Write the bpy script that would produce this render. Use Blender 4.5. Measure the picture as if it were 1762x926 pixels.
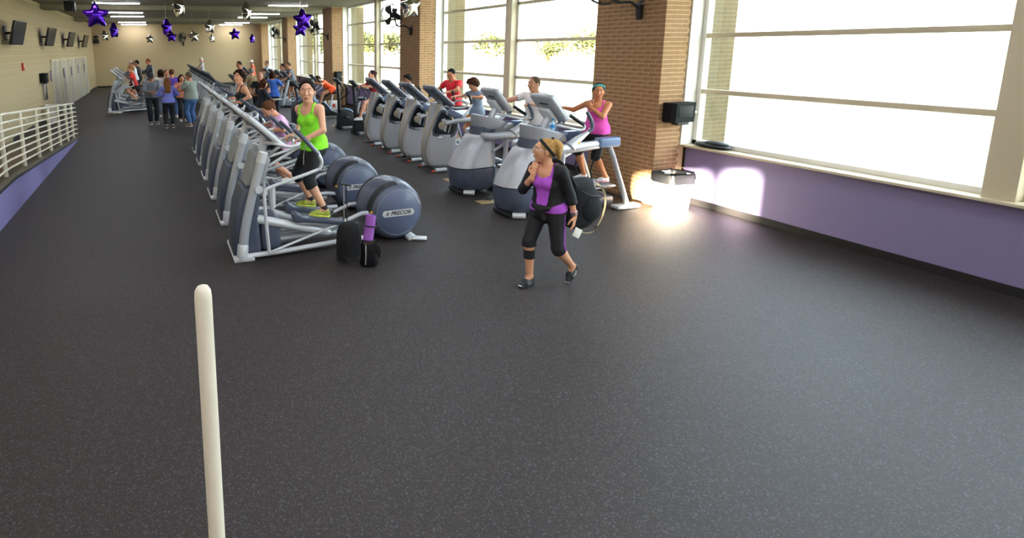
import bpy, bmesh, math, random
import numpy as np
from mathutils import Vector, Matrix
random.seed(7)
for _o in list(bpy.data.objects): bpy.data.objects.remove(_o)
SC = bpy.context.scene
COL = SC.collection
PI = math.pi

# ---------------------------------------------------------------- camera
IMG_W, IMG_H = 1762.0, 926.0
FPX, PX, PY = 960.0, 600.0, 247.0
YAW, PITCH, ROLL, EYE = 0.32782632, 0.16976502, -0.01071364, 2.53
def camera():
    f = Vector((math.sin(YAW)*math.cos(PITCH), math.cos(YAW)*math.cos(PITCH), -math.sin(PITCH)))
    r = Vector((math.cos(YAW), -math.sin(YAW), 0)); u = r.cross(f)
    r2 = math.cos(ROLL)*r + math.sin(ROLL)*u; u2 = -math.sin(ROLL)*r + math.cos(ROLL)*u
    c = bpy.data.cameras.new('camera'); o = bpy.data.objects.new('camera', c); COL.objects.link(o)
    m = Matrix.Identity(4)
    for i in range(3):
        m[i][0] = r2[i]; m[i][1] = u2[i]; m[i][2] = -f[i]
    m[0][3], m[1][3], m[2][3] = 0, 0, EYE
    o.matrix_world = m
    c.sensor_fit = 'HORIZONTAL'; c.sensor_width = 36.0; c.lens = FPX/IMG_W*36.0
    c.shift_x = (IMG_W/2-PX)/IMG_W; c.shift_y = -(IMG_H/2-PY)/IMG_W
    c.clip_start = 0.05; c.clip_end = 600
    SC.camera = o
camera()
# ---------------------------------------------------------------- sky, sun, exposure
def world():
    w = bpy.data.worlds.new('sky'); SC.world = w; w.use_nodes = True
    nt = w.node_tree; nt.nodes.clear()
    out = nt.nodes.new('ShaderNodeOutputWorld'); bg = nt.nodes.new('ShaderNodeBackground')
    sky = nt.nodes.new('ShaderNodeTexSky'); sky.sky_type = 'NISHITA'; sky.sun_disc = False
    sky.sun_elevation = math.radians(28); sky.sun_rotation = math.radians(219); sky.dust_density = 3.0; sky.air_density = 1.0
    mix = nt.nodes.new('ShaderNodeMixRGB'); mix.inputs[0].default_value = 0.55; mix.inputs[2].default_value = (0.9, 0.95, 1.0, 1)
    mul = nt.nodes.new('ShaderNodeMixRGB'); mul.blend_type = 'MULTIPLY'; mul.inputs[0].default_value = 1.0; mul.inputs[2].default_value = (0.25, 0.25, 0.25, 1)
    nt.links.new(sky.outputs[0], mul.inputs[1]); nt.links.new(mul.outputs[0], mix.inputs[1])
    nt.links.new(mix.outputs[0], bg.inputs[0]); bg.inputs[1].default_value = 4.2
    nt.links.new(bg.outputs[0], out.inputs[0])
world()
SUN_AZ = math.radians(50.0)      # heading of the light, measured from +Y towards +X
SUN_EL = math.radians(8.0)
def sun():
    l = bpy.data.lights.new('sun', 'SUN'); l.energy = 52.0; l.angle = math.radians(0.8); l.color = (1.0, 0.88, 0.70)
    o = bpy.data.objects.new('sun', l); COL.objects.link(o)
    d = Vector((math.sin(SUN_AZ)*math.cos(SUN_EL), math.cos(SUN_AZ)*math.cos(SUN_EL), -math.sin(SUN_EL)))
    o.rotation_euler = d.to_track_quat('-Z', 'Y').to_euler(); o.location = (-10, -14, 12)
sun()
VS = SC.view_settings
VS.view_transform = 'Standard'; VS.look = 'None'; VS.gamma = 1.0; VS.use_curve_mapping = False
VS.exposure = 1.6
LAMP = 19.0        # strength of the ceiling strip diffusers

# ---------------------------------------------------------------- materials
MATS = {}
def s2l(c):
    if isinstance(c, str):
        c = c.lstrip('#'); c = [int(c[i:i+2], 16)/255 for i in (0, 2, 4)]
    return tuple(((x/12.92) if x <= .04045 else ((x+.055)/1.055)**2.4) for x in c)
def mat(name, col, rough=.5, metal=0.0, noise=0.0, nscale=40.0, bump=0.0, bscale=120.0, spec=None, emit=0.0, coat=0.0, col2=None, stretch=None):
    if name in MATS: return MATS[name]
    m = bpy.data.materials.new(name); m.use_nodes = True; MATS[name] = m
    nt = m.node_tree; b = nt.nodes['Principled BSDF']
    c = s2l(col); b.inputs['Base Color'].default_value = (*c, 1)
    b.inputs['Roughness'].default_value = rough; b.inputs['Metallic'].default_value = metal
    if spec is not None: b.inputs['Specular IOR Level'].default_value = spec
    if coat: b.inputs['Coat Weight'].default_value = coat
    if emit:
        b.inputs['Emission Color'].default_value = (*c, 1); b.inputs['Emission Strength'].default_value = emit
    if noise or bump:
        tc = nt.nodes.new('ShaderNodeTexCoord'); src = tc.outputs['Object']
        if stretch:
            mp = nt.nodes.new('ShaderNodeMapping'); mp.inputs['Scale'].default_value = stretch
            nt.links.new(src, mp.inputs[0]); src = mp.outputs[0]
        if noise:
            n = nt.nodes.new('ShaderNodeTexNoise'); n.inputs['Scale'].default_value = nscale; n.inputs['Detail'].default_value = 4
            nt.links.new(src, n.inputs['Vector'])
            r = nt.nodes.new('ShaderNodeValToRGB'); r.color_ramp.elements[0].position = .3; r.color_ramp.elements[1].position = .7
            d = s2l(col2) if col2 else tuple(x*(1-noise) for x in c)
            e = c if col2 else tuple(min(1, x*(1+noise)) for x in c)
            r.color_ramp.elements[0].color = (*d, 1); r.color_ramp.elements[1].color = (*e, 1)
            nt.links.new(n.outputs[0], r.inputs[0]); nt.links.new(r.outputs[0], b.inputs['Base Color'])
        if bump:
            n2 = nt.nodes.new('ShaderNodeTexNoise'); n2.inputs['Scale'].default_value = bscale; n2.inputs['Detail'].default_value = 3
            nt.links.new(src, n2.inputs['Vector'])
            bp = nt.nodes.new('ShaderNodeBump'); bp.inputs['Strength'].default_value = bump; bp.inputs['Distance'].default_value = .01
            nt.links.new(n2.outputs[0], bp.inputs['Height']); nt.links.new(bp.outputs[0], b.inputs['Normal'])
    return m
def floor_mat():
    m = bpy.data.materials.new('rubber_floor'); m.use_nodes = True; nt = m.node_tree; b = nt.nodes['Principled BSDF']
    tc = nt.nodes.new('ShaderNodeTexCoord')
    v = nt.nodes.new('ShaderNodeTexVoronoi'); v.inputs['Scale'].default_value = 120
    nt.links.new(tc.outputs['Object'], v.inputs['Vector'])
    r = nt.nodes.new('ShaderNodeValToRGB'); r.color_ramp.interpolation = 'CONSTANT'
    els = r.color_ramp.elements; els[0].position = 0; els[0].color = (*s2l('#231d1a'), 1); els[1].position = .5; els[1].color = (*s2l('#372e29'), 1)
    for p, c in ((.75, '#272120'), (.87, '#45454e'), (.94, '#1d1b1d')):
        e = els.new(p); e.color = (*s2l(c), 1)
    sep = nt.nodes.new('ShaderNodeSeparateColor'); nt.links.new(v.outputs['Color'], sep.inputs[0]); nt.links.new(sep.outputs[0], r.inputs[0])
    n = nt.nodes.new('ShaderNodeTexNoise'); n.inputs['Scale'].default_value = .8; n.inputs['Detail'].default_value = 5
    nt.links.new(tc.outputs['Object'], n.inputs['Vector'])
    r2 = nt.nodes.new('ShaderNodeValToRGB'); r2.color_ramp.elements[0].color = (.82, .8, .78, 1); r2.color_ramp.elements[1].color = (1.15, 1.12, 1.1, 1)
    nt.links.new(n.outputs[0], r2.inputs[0])
    mx = nt.nodes.new('ShaderNodeMixRGB'); mx.blend_type = 'MULTIPLY'; mx.inputs[0].default_value = 1
    nt.links.new(r.outputs[0], mx.inputs[1]); nt.links.new(r2.outputs[0], mx.inputs[2]); nt.links.new(mx.outputs[0], b.inputs['Base Color'])
    b.inputs['Roughness'].default_value = .62
    n3 = nt.nodes.new('ShaderNodeTexNoise'); n3.inputs['Scale'].default_value = 160; nt.links.new(tc.outputs['Object'], n3.inputs['Vector'])
    bp = nt.nodes.new('ShaderNodeBump'); bp.inputs['Strength'].default_value = .35; bp.inputs['Distance'].default_value = .004
    nt.links.new(n3.outputs[0], bp.inputs['Height']); nt.links.new(bp.outputs[0], b.inputs['Normal'])
    return m
def glass_mat():
    m = bpy.data.materials.new('window_glass'); m.use_nodes = True; nt = m.node_tree; nt.nodes.clear()
    o = nt.nodes.new('ShaderNodeOutputMaterial'); mx = nt.nodes.new('ShaderNodeMixShader')
    t = nt.nodes.new('ShaderNodeBsdfTransparent'); t.inputs[0].default_value = (.93, .96, .93, 1)
    g = nt.nodes.new('ShaderNodeBsdfGlossy'); g.inputs['Roughness'].default_value = .02
    lw = nt.nodes.new('ShaderNodeLayerWeight'); lw.inputs[0].default_value = .5
    pw = nt.nodes.new('ShaderNodeMath'); pw.operation = 'POWER'; pw.inputs[1].default_value = 5.0
    ma = nt.nodes.new('ShaderNodeMath'); ma.operation = 'MULTIPLY_ADD'; ma.inputs[1].default_value = .55; ma.inputs[2].default_value = .03
    nt.links.new(lw.outputs['Facing'], pw.inputs[0]); nt.links.new(pw.outputs[0], ma.inputs[0])
    nt.links.new(ma.outputs[0], mx.inputs[0]); nt.links.new(t.outputs[0], mx.inputs[1]); nt.links.new(g.outputs[0], mx.inputs[2]); nt.links.new(mx.outputs[0], o.inputs[0])
    return m
MATS['floor'] = floor_mat(); MATS['glass'] = glass_mat()

# ---------------------------------------------------------------- mesh builder
def V(*a): return Vector(a)
class MB:
    def __init__(s): s.v = []; s.f = []
    def add(s, vs, fs):
        k = len(s.v); s.v += [tuple(x) for x in vs]; s.f += [tuple(i+k for i in f) for f in fs]; return s
    def box(s, c, d, rot=None, bevel=0.0, seg=2):
        hx, hy, hz = d[0]/2, d[1]/2, d[2]/2
        vs = [Vector((x, y, z)) for x in (-hx, hx) for y in (-hy, hy) for z in (-hz, hz)]
        fs = [(0, 1, 3, 2), (4, 6, 7, 5), (0, 4, 5, 1), (2, 3, 7, 6), (0, 2, 6, 4), (1, 5, 7, 3)]
        if bevel:
            bm = bmesh.new(); bv = [bm.verts.new(v) for v in vs]
            for f in fs: bm.faces.new([bv[i] for i in f])
            bmesh.ops.recalc_face_normals(bm, faces=bm.faces)
            bmesh.ops.bevel(bm, geom=list(bm.edges), offset=min(bevel, .49*min(d)), segments=seg, affect='EDGES', profile=.5)
            bm.verts.index_update(); vs = [v.co.copy() for v in bm.verts]; fs = [[v.index for v in f.verts] for f in bm.faces]; bm.free()
        if rot is not None:
            R = rot if isinstance(rot, Matrix) else Matrix.Rotation(rot[1], 3, rot[0])
            vs = [R @ v for v in vs]
        c = Vector(c)
        return s.add([v+c for v in vs], fs)
    def prism(s, poly, y0, y1, bevel=0.0, seg=2, axis='Y'):
        # poly in (x,z); extruded along Y (or (x,y) along Z)
        n = len(poly)
        def P(a, b, t): return Vector((a, t, b)) if axis == 'Y' else (Vector((a, b, t)) if axis == 'Z' else Vector((t, a, b)))
        vs = [P(a, b, y0) for a, b in poly]+[P(a, b, y1) for a, b in poly]
        fs = [tuple(range(n)), tuple(range(2*n-1, n-1, -1))]+[(i, (i+1) % n, n+(i+1) % n, n+i) for i in range(n)]
        bm = bmesh.new(); bv = [bm.verts.new(v) for v in vs]
        for f in fs: bm.faces.new([bv[i] for i in f])
        bmesh.ops.recalc_face_normals(bm, faces=bm.faces)
        if bevel:
            ed = [e for e in bm.edges if len(e.link_faces) == 2 and any(len(f.verts) == n for f in e.link_faces)]
            bmesh.ops.bevel(bm, geom=ed, offset=bevel, segments=seg, affect='EDGES', profile=.5)
        bm.verts.index_update(); vs = [v.co.copy() for v in bm.verts]; fs = [[v.index for v in f.verts] for f in bm.faces]; bm.free()
        return s.add(vs, fs)
    def tube(s, pts, r, n=8, smooth=0, closed=False, cap=True, flat=1.0):
        P = [Vector(p) for p in pts]
        rr = list(r) if isinstance(r, (list, tuple)) else [r]*len(P)
        if smooth:
            Q = []; q = []
            m = len(P)
            for i in range(m if closed else m-1):
                p0 = P[(i-1) % m] if (closed or i > 0) else P[0]; p1 = P[i]; p2 = P[(i+1) % m]
                p3 = P[(i+2) % m] if (closed or i+2 < m) else P[-1]
                for k in range(smooth):
                    t = k/smooth
                    Q.append(.5*((2*p1)+(p2-p0)*t+(2*p0-5*p1+4*p2-p3)*t*t+(3*p1-p0-3*p2+p3)*t**3)); q.append(rr[i]*(1-t)+rr[(i+1) % m]*t)
            if not closed: Q.append(P[-1]); q.append(rr[-1])
            P, rr = Q, q
        m = len(P); vs = []; fs = []
        up = None
        for i in range(m):
            a = P[(i-1) % m] if (closed or i > 0) else P[i]; b = P[(i+1) % m] if (closed or i < m-1) else P[i]
            t = (b-a)
            if t.length < 1e-9: t = Vector((0, 0, 1))
            t.normalize()
            if up is None:
                up = Vector((0, 0, 1)) if abs(t.z) < .9 else Vector((1, 0, 0))
            x = t.cross(up)
            if x.length < 1e-6: x = t.orthogonal()
            x.normalize(); up = x.cross(t); y = up
            for k in range(n):
                an = 2*PI*k/n; vs.append(P[i]+(x*math.cos(an)*flat+y*math.sin(an))*rr[i])
        L = m if closed else m-1
        for i in range(L):
            j = (i+1) % m
            for k in range(n): fs.append((i*n+k, i*n+(k+1) % n, j*n+(k+1) % n, j*n+k))
        if cap and not closed:
            fs.append(tuple(range(n-1, -1, -1))); fs.append(tuple((m-1)*n+k for k in range(n)))
        return s.add(vs, fs)
    def lathe(s, prof, c, axis=(0, 0, 1), n=20):
        # prof: list of (radius, height along the axis)
        a = Vector(axis).normalized(); x = a.orthogonal().normalized(); y = a.cross(x); c = Vector(c)
        vs = []; fs = []
        for r, h in prof:
            for k in range(n):
                an = 2*PI*k/n; vs.append(c+a*h+(x*math.cos(an)+y*math.sin(an))*r)
        for i in range(len(prof)-1):
            for k in range(n): fs.append((i*n+k, i*n+(k+1) % n, (i+1)*n+(k+1) % n, (i+1)*n+k))
        if prof[0][0] > 1e-5: fs.append(tuple(range(n-1, -1, -1)))
        if prof[-1][0] > 1e-5: fs.append(tuple((len(prof)-1)*n+k for k in range(n)))
        return s.add(vs, fs)
    def ell(s, c, r, n=12, m=8, rot=None):
        c = Vector(c); vs = []; fs = []
        for i in range(m+1):
            th = PI*i/m
            for k in range(n):
                an = 2*PI*k/n; p = Vector((r[0]*math.sin(th)*math.cos(an), r[1]*math.sin(th)*math.sin(an), r[2]*math.cos(th)))
                vs.append(c+(rot @ p if rot else p))
        for i in range(m):
            for k in range(n): fs.append((i*n+k, (i+1)*n+k, (i+1)*n+(k+1) % n, i*n+(k+1) % n))
        return s.add(vs, fs)
    def loft(s, secs, cap=True):
        n = len(secs[0]); vs = [p for q in secs for p in q]; fs = []
        for i in range(len(secs)-1):
            for k in range(n): fs.append((i*n+k, i*n+(k+1) % n, (i+1)*n+(k+1) % n, (i+1)*n+k))
        if cap: fs.append(tuple(range(n-1, -1, -1))); fs.append(tuple((len(secs)-1)*n+k for k in range(n)))
        return s.add(vs, fs)
    def mesh(s, name, smooth=40):
        me = bpy.data.meshes.new(name); me.from_pydata([tuple(v) for v in s.v], [], [tuple(f) for f in s.f])
        bm = bmesh.new(); bm.from_mesh(me)
        bmesh.ops.remove_doubles(bm, verts=bm.verts, dist=1e-6)
        bmesh.ops.recalc_face_normals(bm, faces=bm.faces); bm.to_mesh(me); bm.free()
        if smooth:
            me.shade_smooth(); me.set_sharp_from_angle(angle=math.radians(smooth))
        return me
    def build(s, name, m, parent=None, smooth=40, loc=None):
        me = s.mesh(name, smooth); me.materials.append(MATS[m] if isinstance(m, str) else m)
        return link(name, me, parent, loc)
def link(name, data, parent=None, loc=None):
    o = bpy.data.objects.new(name, data); COL.objects.link(o)
    if parent is not None: o.parent = parent
    if loc is not None: o.location = loc
    return o
def tag(o, label=None, cat=None, group=None, kind=None):
    if label: o['label'] = label
    if cat: o['category'] = cat
    if group: o['group'] = group
    if kind: o['kind'] = kind
    return o
def thing(name, label, cat, loc=(0, 0, 0), group=None, rz=0.0):
    o = bpy.data.objects.new(name, None); COL.objects.link(o); o.location = loc; o.rotation_euler = (0, 0, rz)
    o.empty_display_size = .1
    return tag(o, label, cat, group)
KIDS = {}
def dup(root, loc, rz=None, label=None, group=None):
    def rec(o, par):
        c = o.copy(); COL.objects.link(c); c.parent = par
        for ch in o.children: rec(ch, c)
        return c
    r = rec(root, None); r.location = loc
    if rz is not None: r.rotation_euler = (0, 0, rz)
    if label: r['label'] = label
    if group: r['group'] = group
    return r
def struct(o): o['kind'] = 'structure'; return o
def text_mesh(name, body, size, m, M, parent=None, extrude=.001, shear=0.0, bold=0.0):
    cu = bpy.data.curves.new(name, 'FONT'); cu.body = body; cu.size = size; cu.align_x = 'CENTER'; cu.align_y = 'CENTER'
    cu.extrude = extrude; cu.shear = shear; cu.offset = bold; cu.resolution_u = 3
    t = bpy.data.objects.new(name, cu); COL.objects.link(t)
    dg = bpy.context.evaluated_depsgraph_get(); me = bpy.data.meshes.new_from_object(t.evaluated_get(dg)); bpy.data.objects.remove(t)
    me.transform(M); me.materials.clear(); me.materials.append(MATS[m] if isinstance(m, str) else m); me.name = name
    return link(name, me, parent)
# ================================================================ the setting
mat('tan_wall', '#bba67e', .75, bump=.05, bscale=200)
mat('cmu', '#b5a27c', .8, noise=.05, nscale=9, bump=.25, bscale=90)
mat('mortar', '#d2bf97', .85)
mat('brick', '#94704c', .85, noise=.22, nscale=7, bump=.3, bscale=60)
mat('brick_mortar', '#c9ac82', .9)
mat('brick_out_shaded', '#5f5236', .85, noise=.15, nscale=7)  # outdoor brick darkened, its shade put into the colour
mat('outer_mortar_shaded', '#7d7152', .9)  # joints of the outdoor brick, shade painted in too
mat('ceiling', '#8a8172', .85)
mat('beam', '#8f8972', .8)
mat('cream', '#cfc3a6', .55)
mat('white_frame', '#e4e2d8', .5)
mat('purple_wall', '#83799f', .6)
mat('purple_wall2', '#8279ad', .6)
mat('ramp_cap', '#4f4a40', .7)
mat('ramp_floor', '#5b4a38', .7, noise=.15, nscale=30)
mat('black_base', '#1d1b1b', .5)
mat('white_rail', '#dcd5c2', .4)
mat('door_paint', '#b9b2a2', .3)
mat('lamp', '#f3f5ff', .4, emit=LAMP)
mat('lamp_body', '#d8d6cf', .4)
mat('lawn', '#7d8066', .9, noise=.25, nscale=.6)
mat('leaf', '#454709', .7, noise=.45, nscale=1.2, col2='#23280a')
mat('bark', '#6b5638', .9)
XL, XR, XP, XE, XG = -4.0, 8.0, 7.35, 7.85, 8.17
YB, YF, ZC = -7.0, 42.2, 4.3
fl = MB().box((2.1, (YB+YF)/2, -.05), (12.3, YF-YB, .1)).build('floor', 'floor', smooth=0); struct(fl)
far = MB().box((2.1, YF+.1, ZC/2+.1), (12.6, .2, ZC+.2)).build('wall_far', 'tan_wall', smooth=0); struct(far)
struct(MB().box((1.6, YF-.008, .05), (11.1, .016, .1)).build('baseboard_far', 'black_base', smooth=0))
# back wall with one high opening the low sun reaches through; unseen space added at the left lets the beam pass
bk = MB()
ox0, ox1, oz0, oz1 = -9.45, -6.9, 2.72, 3.45
for (x0, x1, z0, z1) in ((-12.2, ox0, 0, ZC), (ox1, 8.3, 0, ZC), (ox0, ox1, 0, oz0), (ox0, ox1, oz1, ZC), (-7.75, -7.62, oz0, oz1)):
    bk.box(((x0+x1)/2, YB-.1, (z0+z1)/2), (x1-x0, .2, z1-z0))
struct(bk.build('wall_back', 'tan_wall', smooth=0))
struct(MB().box((-12.1, -4.5, ZC/2), (.2, 5.2, ZC)).build('wall_added_side', 'tan_wall', smooth=0))  # unseen side space, added only to clear the sun's path
struct(MB().box((-8.05, -1.9, ZC/2), (7.9, .2, ZC)).build('wall_added_front', 'tan_wall', smooth=0))
struct(MB().box((-8.02, -4.5, -.05), (7.9, 5.0, .1)).build('floor_added', 'floor', smooth=0))
struct(MB().box((-8.2, -4.5, ZC+.15), (8.0, 5.4, .3)).build('ceiling_added', 'ceiling', smooth=0))
cl = MB().box((2.1, (YB+YF)/2, ZC+.15), (12.6, YF-YB+.4, .3)).build('ceiling', 'ceiling', smooth=0); struct(cl)
for i, (yy, dz, x1) in enumerate(((24.6, .20, 6.3), (34.0, .20, 6.3), (10.6, .20, 6.3), (2.6, .2, 6.3))):
    b = MB().box((1.15, yy, ZC-dz/2), (x1+4.0, .9, dz), bevel=.02).build('ceiling_beam', 'beam', cl)
    MB().prism([(6.3, ZC), (6.3, ZC-dz), (7.3, ZC-.03), (7.3, ZC)], yy-.45, yy+.45).build('beam_end', 'beam', cl)
# left block wall
wl = MB().box((XL-.11, (-2+YF)/2, ZC/2), (.2, YF+2, ZC)).build('wall_left', 'mortar', smooth=0); struct(wl)
def blocks(parent, faces, name, m, maxparts, jointed_from=None):
    """faces: (kind, fixed, a0, a1, z0, z1, unit, course, normal sign, thickness)."""
    units = []
    for (ax, fx, a0, a1, z0, z1, L, hc, sg, th, jt) in faces:
        z = z0; row = 0
        while z+hc*.6 < z1:
            a = a0-(L/2 if row % 2 else 0)
            while a < a1-1e-4:
                b0, b1 = max(a, a0), min(a+L, a1)
                if b1-b0 > .03: units.append((ax, fx, b0, b1, z, min(z+hc, z1), sg, th, jt))
                a += L
            z += hc; row += 1
    def geo(mb, u, origin=True):
        ax, fx, b0, b1, z0, z1, sg, th, jt = u
        w, h = b1-b0-jt*(.25 if z1-z0 > .1 else 1), z1-z0-jt; cy, cz = (b0+b1)/2, (z0+z1)/2
        d = (th, w, h) if ax == 'X' else (w, th, h)
        c = (fx+sg*th*.5, cy, cz) if ax == 'X' else (cy, fx+sg*th*.5, cz)
        return d, c
    units.sort(key=lambda u: -rank(u))
    cache = {}
    for u in units[:maxparts]:
        d, c = geo(None, u); k = tuple(round(x, 3) for x in d)
        if k not in cache:
            me = MB().box((0, 0, 0), d, bevel=.0).mesh(name, 0); me.materials.append(MATS[m]); cache[k] = me
        link(name, cache[k], parent, c)
    if units[maxparts:]:
        mb = MB()
        for u in units[maxparts:]:
            d, c = geo(None, u); mb.box(c, d)
        me = bpy.data.meshes.new(name+'_work'); me.from_pydata(mb.v, [], mb.f); me.materials.append(MATS[m])
        o = link(name+'_work', me, parent); o['kind'] = 'stuff'
def rank(u):
    ax, fx, b0, b1, z0, z1, sg, th, jt = u
    if ax == 'X': d = math.hypot(fx, (b0+b1)/2)
    else: d = math.hypot((b0+b1)/2, fx)
    z = (z0+z1)/2
    vis = 1.0
    y = (b0+b1)/2 if ax == 'X' else fx
    if fx == XL+0 and y < 17.0: vis = .001
    if z > 3.3 and ax+'' and d < 14: vis = .001
    return vis*(b1-b0)*(z1-z0)/d**2
# blocks of the left wall (door recess kept free)
DOORS = [(25.2, 27.35), (27.6, 29.75), (30.0, 32.2), (32.45, 35.0), (35.25, 37.6)]
segs = [(16.4, 25.05, 0, ZC), (25.05, 37.75, 2.2, ZC), (37.75, YF, 0, ZC)]
fcs = [('X', XL-.0115, a, b, z0, z1, .4, .2, 1, .012, .012) for a, b, z0, z1 in segs]
for a, b in zip([25.05]+[d[1]+.05 for d in DOORS], [d[0]-.05 for d in DOORS]+[37.75]):
    if b-a > .06: fcs.append(('X', XL-.0115, a, b, 0, 2.2, .4, .2, 1, .012, .012))
blocks(wl, fcs, 'block', 'cmu', 300)
struct(MB().box((XL+.006, 30, .05), (.012, 24.0, .1)).build('baseboard_left', 'black_base', smooth=0))
# doors
mat('door_glass', '#46505a', .1); mat('steel', '#b9bab8', .3, .9); mat('sign_purple', '#3d2f6b', .5); mat('paper', '#e9e7df', .7)
for i, (a, b) in enumerate(DOORS):
    r = bpy.data.objects.new('door_%d' % (i+1), None); COL.objects.link(r); r.location = (XL, a, 0); struct(r)
    w = b-a
    for q in (.25, .75): MB().box((-.005, w*q, 1.06), (.05, w/2-.05, 2.1), bevel=.006).build('leaf', 'door_paint', r)
    f = MB()
    for y in (0.0, w): f.box((.01, y, 1.08), (.06, .08, 2.16))
    f.box((.01, w/2, 2.14), (.06, w+.08, .08)); f.build('frame', 'cream', r, 0)
    MB().tube([(.015, w/2-.1, 1.0), (.07, w/2-.1, 1.0), (.07, w/2-.22, 1.0)], .011).build('handle', 'steel', r)
    s_ = tag(MB().box((XL+.02, a-.28 if i in (0, ) else a+w*.25, 1.56), (.012, .2, .42), bevel=.003).build('door_sign', 'sign_purple'), 'small dark purple sign beside the %s doorway of the block wall' % ['nearest', 'second', 'third', 'fourth', 'last'][i], 'sign')
    if i: s_.location = (.03, 0, 0)
    for zz in (-.1, .0, .1):
        MB().box((XL+.0285+(.03 if i else 0)-(s_.location.x), a-.28 if i == 0 else a+w*.25, 1.56+zz), (.005, .13, .02)).build('lettering_line', 'paper', s_, 0)
# ---------------------------------------------------------------- right side: pillars, windows, purple parapet
PILL = [-1.95, 6.63, 15.05, 23.73, 32.46, 41.0]
PW = 1.42
for i, y in enumerate(PILL):
    p = bpy.data.objects.new('wall_pillar_%d' % i, None); COL.objects.link(p); p.location = (0, 0, 0); struct(p)
    y1 = min(y+PW, YF)
    MB().box(((XP+XE)/2+.05, (y+y1)/2, ZC/2), (XE-XP+.1-.006, y1-y-.006, ZC)).build('core', 'brick_mortar', p, 0)
    MB().box((8.5, (y+y1)/2, 2.3), (.68, y1-y-.006, 5.2)).build('outer_core', 'outer_mortar_shaded', p, 0)
    fc = [('X', XP+.006, y, y1, 0, ZC, .2366, .0677, -1, .006, .0115), ('Y', y+.006, XP, XE, 0, ZC, .235, .0677, -1, .006, .0115)]
    blocks(p, fc, 'brick', 'brick', 300 if i == 1 else 0)
    blocks(p, [('Y', y+.006, XG+.03, 8.84, 0, ZC, .235, .0677, -1, .006, .0115)], 'outer_brick', 'brick_out_shaded', 0)
    mb = MB(); mb.box(((XE+8.15)/2+.001, y-.012, (ZC+.95)/2), (8.15-XE, .025, ZC-.95))
    mb.box(((XE+8.15)/2+.001, y1+.012, (ZC+.95)/2), (8.15-XE, .025, ZC-.95))
    mb.build('reveal', 'white_frame', p, 0)
ZB = [.95, 1.8, 2.66, 3.515, 4.27]
BAYS = [(YB, PILL[0])]+[(PILL[i]+PW, PILL[i+1]) for i in range(5)]
for i, (a, b) in enumerate(BAYS):
    w = bpy.data.objects.new('window_%d' % i, None); COL.objects.link(w); struct(w)
    mid = (a+b)/2
    fr = MB()
    for yy in (a+.06, b-.06): fr.box((XG-.02, yy, (ZC+.95)/2), (.12, .07, ZC-.95))
    fr.box((XG-.02, mid, .985), (.12, b-a, .07)); fr.box((XG-.02, mid, ZC-.035), (.12, b-a, .07))
    fr.build('window_frame', 'white_frame', w, 0)
    MB().box((8.07, mid, (ZC+.95)/2), (.24, .25, ZC-.95), bevel=.006).build('mullion', 'cream', w)
    for s_ in (-1, 1):
        h0, h1 = (a+.09, mid-.125) if s_ < 0 else (mid+.125, b-.09)
        MB().box((XG-.02, mid+s_*.155, (ZC+.95)/2), (.1, .06, ZC-.95)).build('mullion_frame', 'white_frame', w, 0)
        for z in ZB[1:4]:
            MB().box((XG-.02, (h0+h1)/2, z), (.1, h1-h0, .07), bevel=.005).build('transom', 'cream', w)
        for z0, z1 in zip(ZB[:-1], ZB[1:]):
            MB().box((XG, (h0+h1)/2, (z0+z1)/2), (.006, h1-h0, z1-z0)).build('pane', 'glass', w, 0)
    sl = MB().box((8.05, mid, .935), (.36, b-a, .035), bevel=.006).build('window_sill', 'cream', w)
    pw = MB().box((8.1, mid, .46), (.2, b-a, .918)).build('wall_right_%d' % i, 'purple_wall', smooth=0); struct(pw)
    struct(MB().box((7.994, mid, .05), (.012, b-a, .1)).build('baseboard_right_%d' % i, 'black_base', smooth=0))
# ---------------------------------------------------------------- ramp and landing at the left
rp = MB()
XRp = -2.26
prof = [(-2, 0), (17.9, 0), (17.9, .012), (10.0, .52), (-2, .52)]
def yz(profile, x0, x1):
    return MB().prism(profile, x0, x1, axis='X')
struct(yz(prof, XL, XRp-.05).build('floor_ramp', 'ramp_floor', smooth=0))
rw = yz([(-2, 0), (17.9, 0), (17.9, .02), (10.0, .53), (-2, .53)], XRp-.049, XRp).build('wall_ramp', 'purple_wall2', smooth=0); struct(rw)
cap = yz([(18.0, .0), (18.0, .03), (10.0, .56), (-2, .56), (-2, .53), (10.0, .53), (17.9, .02)], XRp-.30, XRp+.012).build('ledge_cap', 'ramp_cap', rw, smooth=0)
yz([(17.95, .0), (17.95, .018), (10.0, .538), (-2, .538), (-2, .508), (10.0, .508), (17.9, -.0)], XRp+.0, XRp+.018).build('edge_strip', 'black_base', rw, smooth=0)
def rz_(y): return .55 if y <= 10 else max(.02, .55-(y-10)*.53/7.95)
# railing on the ramp edge
rail = thing('ramp_railing', 'white tubular railing with many horizontal bars along the purple ramp wall', 'railing', (XRp-.12, 10, rz_(10)))
RO = Vector((XRp-.12, 10, rz_(10)))
ys = [4.4, 5.9, 7.3, 8.65, 10.0, 11.35, 12.7, 14.0, 15.3, 16.5, 17.55]
for y in ys:
    MB().tube([Vector((0, y-10, rz_(y)-RO.z)), Vector((0, y-10, rz_(y)+1.0-RO.z))], .034, 8).build('post', 'white_rail', rail)
for k in range(8):
    hgt = .13+.87*k/7
    off = .0 if k == 7 else .035
    pts = [Vector((off, yy-10, rz_(yy)+hgt-RO.z)) for yy in (4.3, 8.0, 9.8, 10.2, 12, 15, 17.75)]
    MB().tube(pts+[Vector((off+.03, 7.80, pts[-1].z-.005)), Vector((off+.06, 7.80, pts[-1].z-.005))], .024 if k == 7 else .017, 7).build('rail_bar', 'white_rail', rail)
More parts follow.
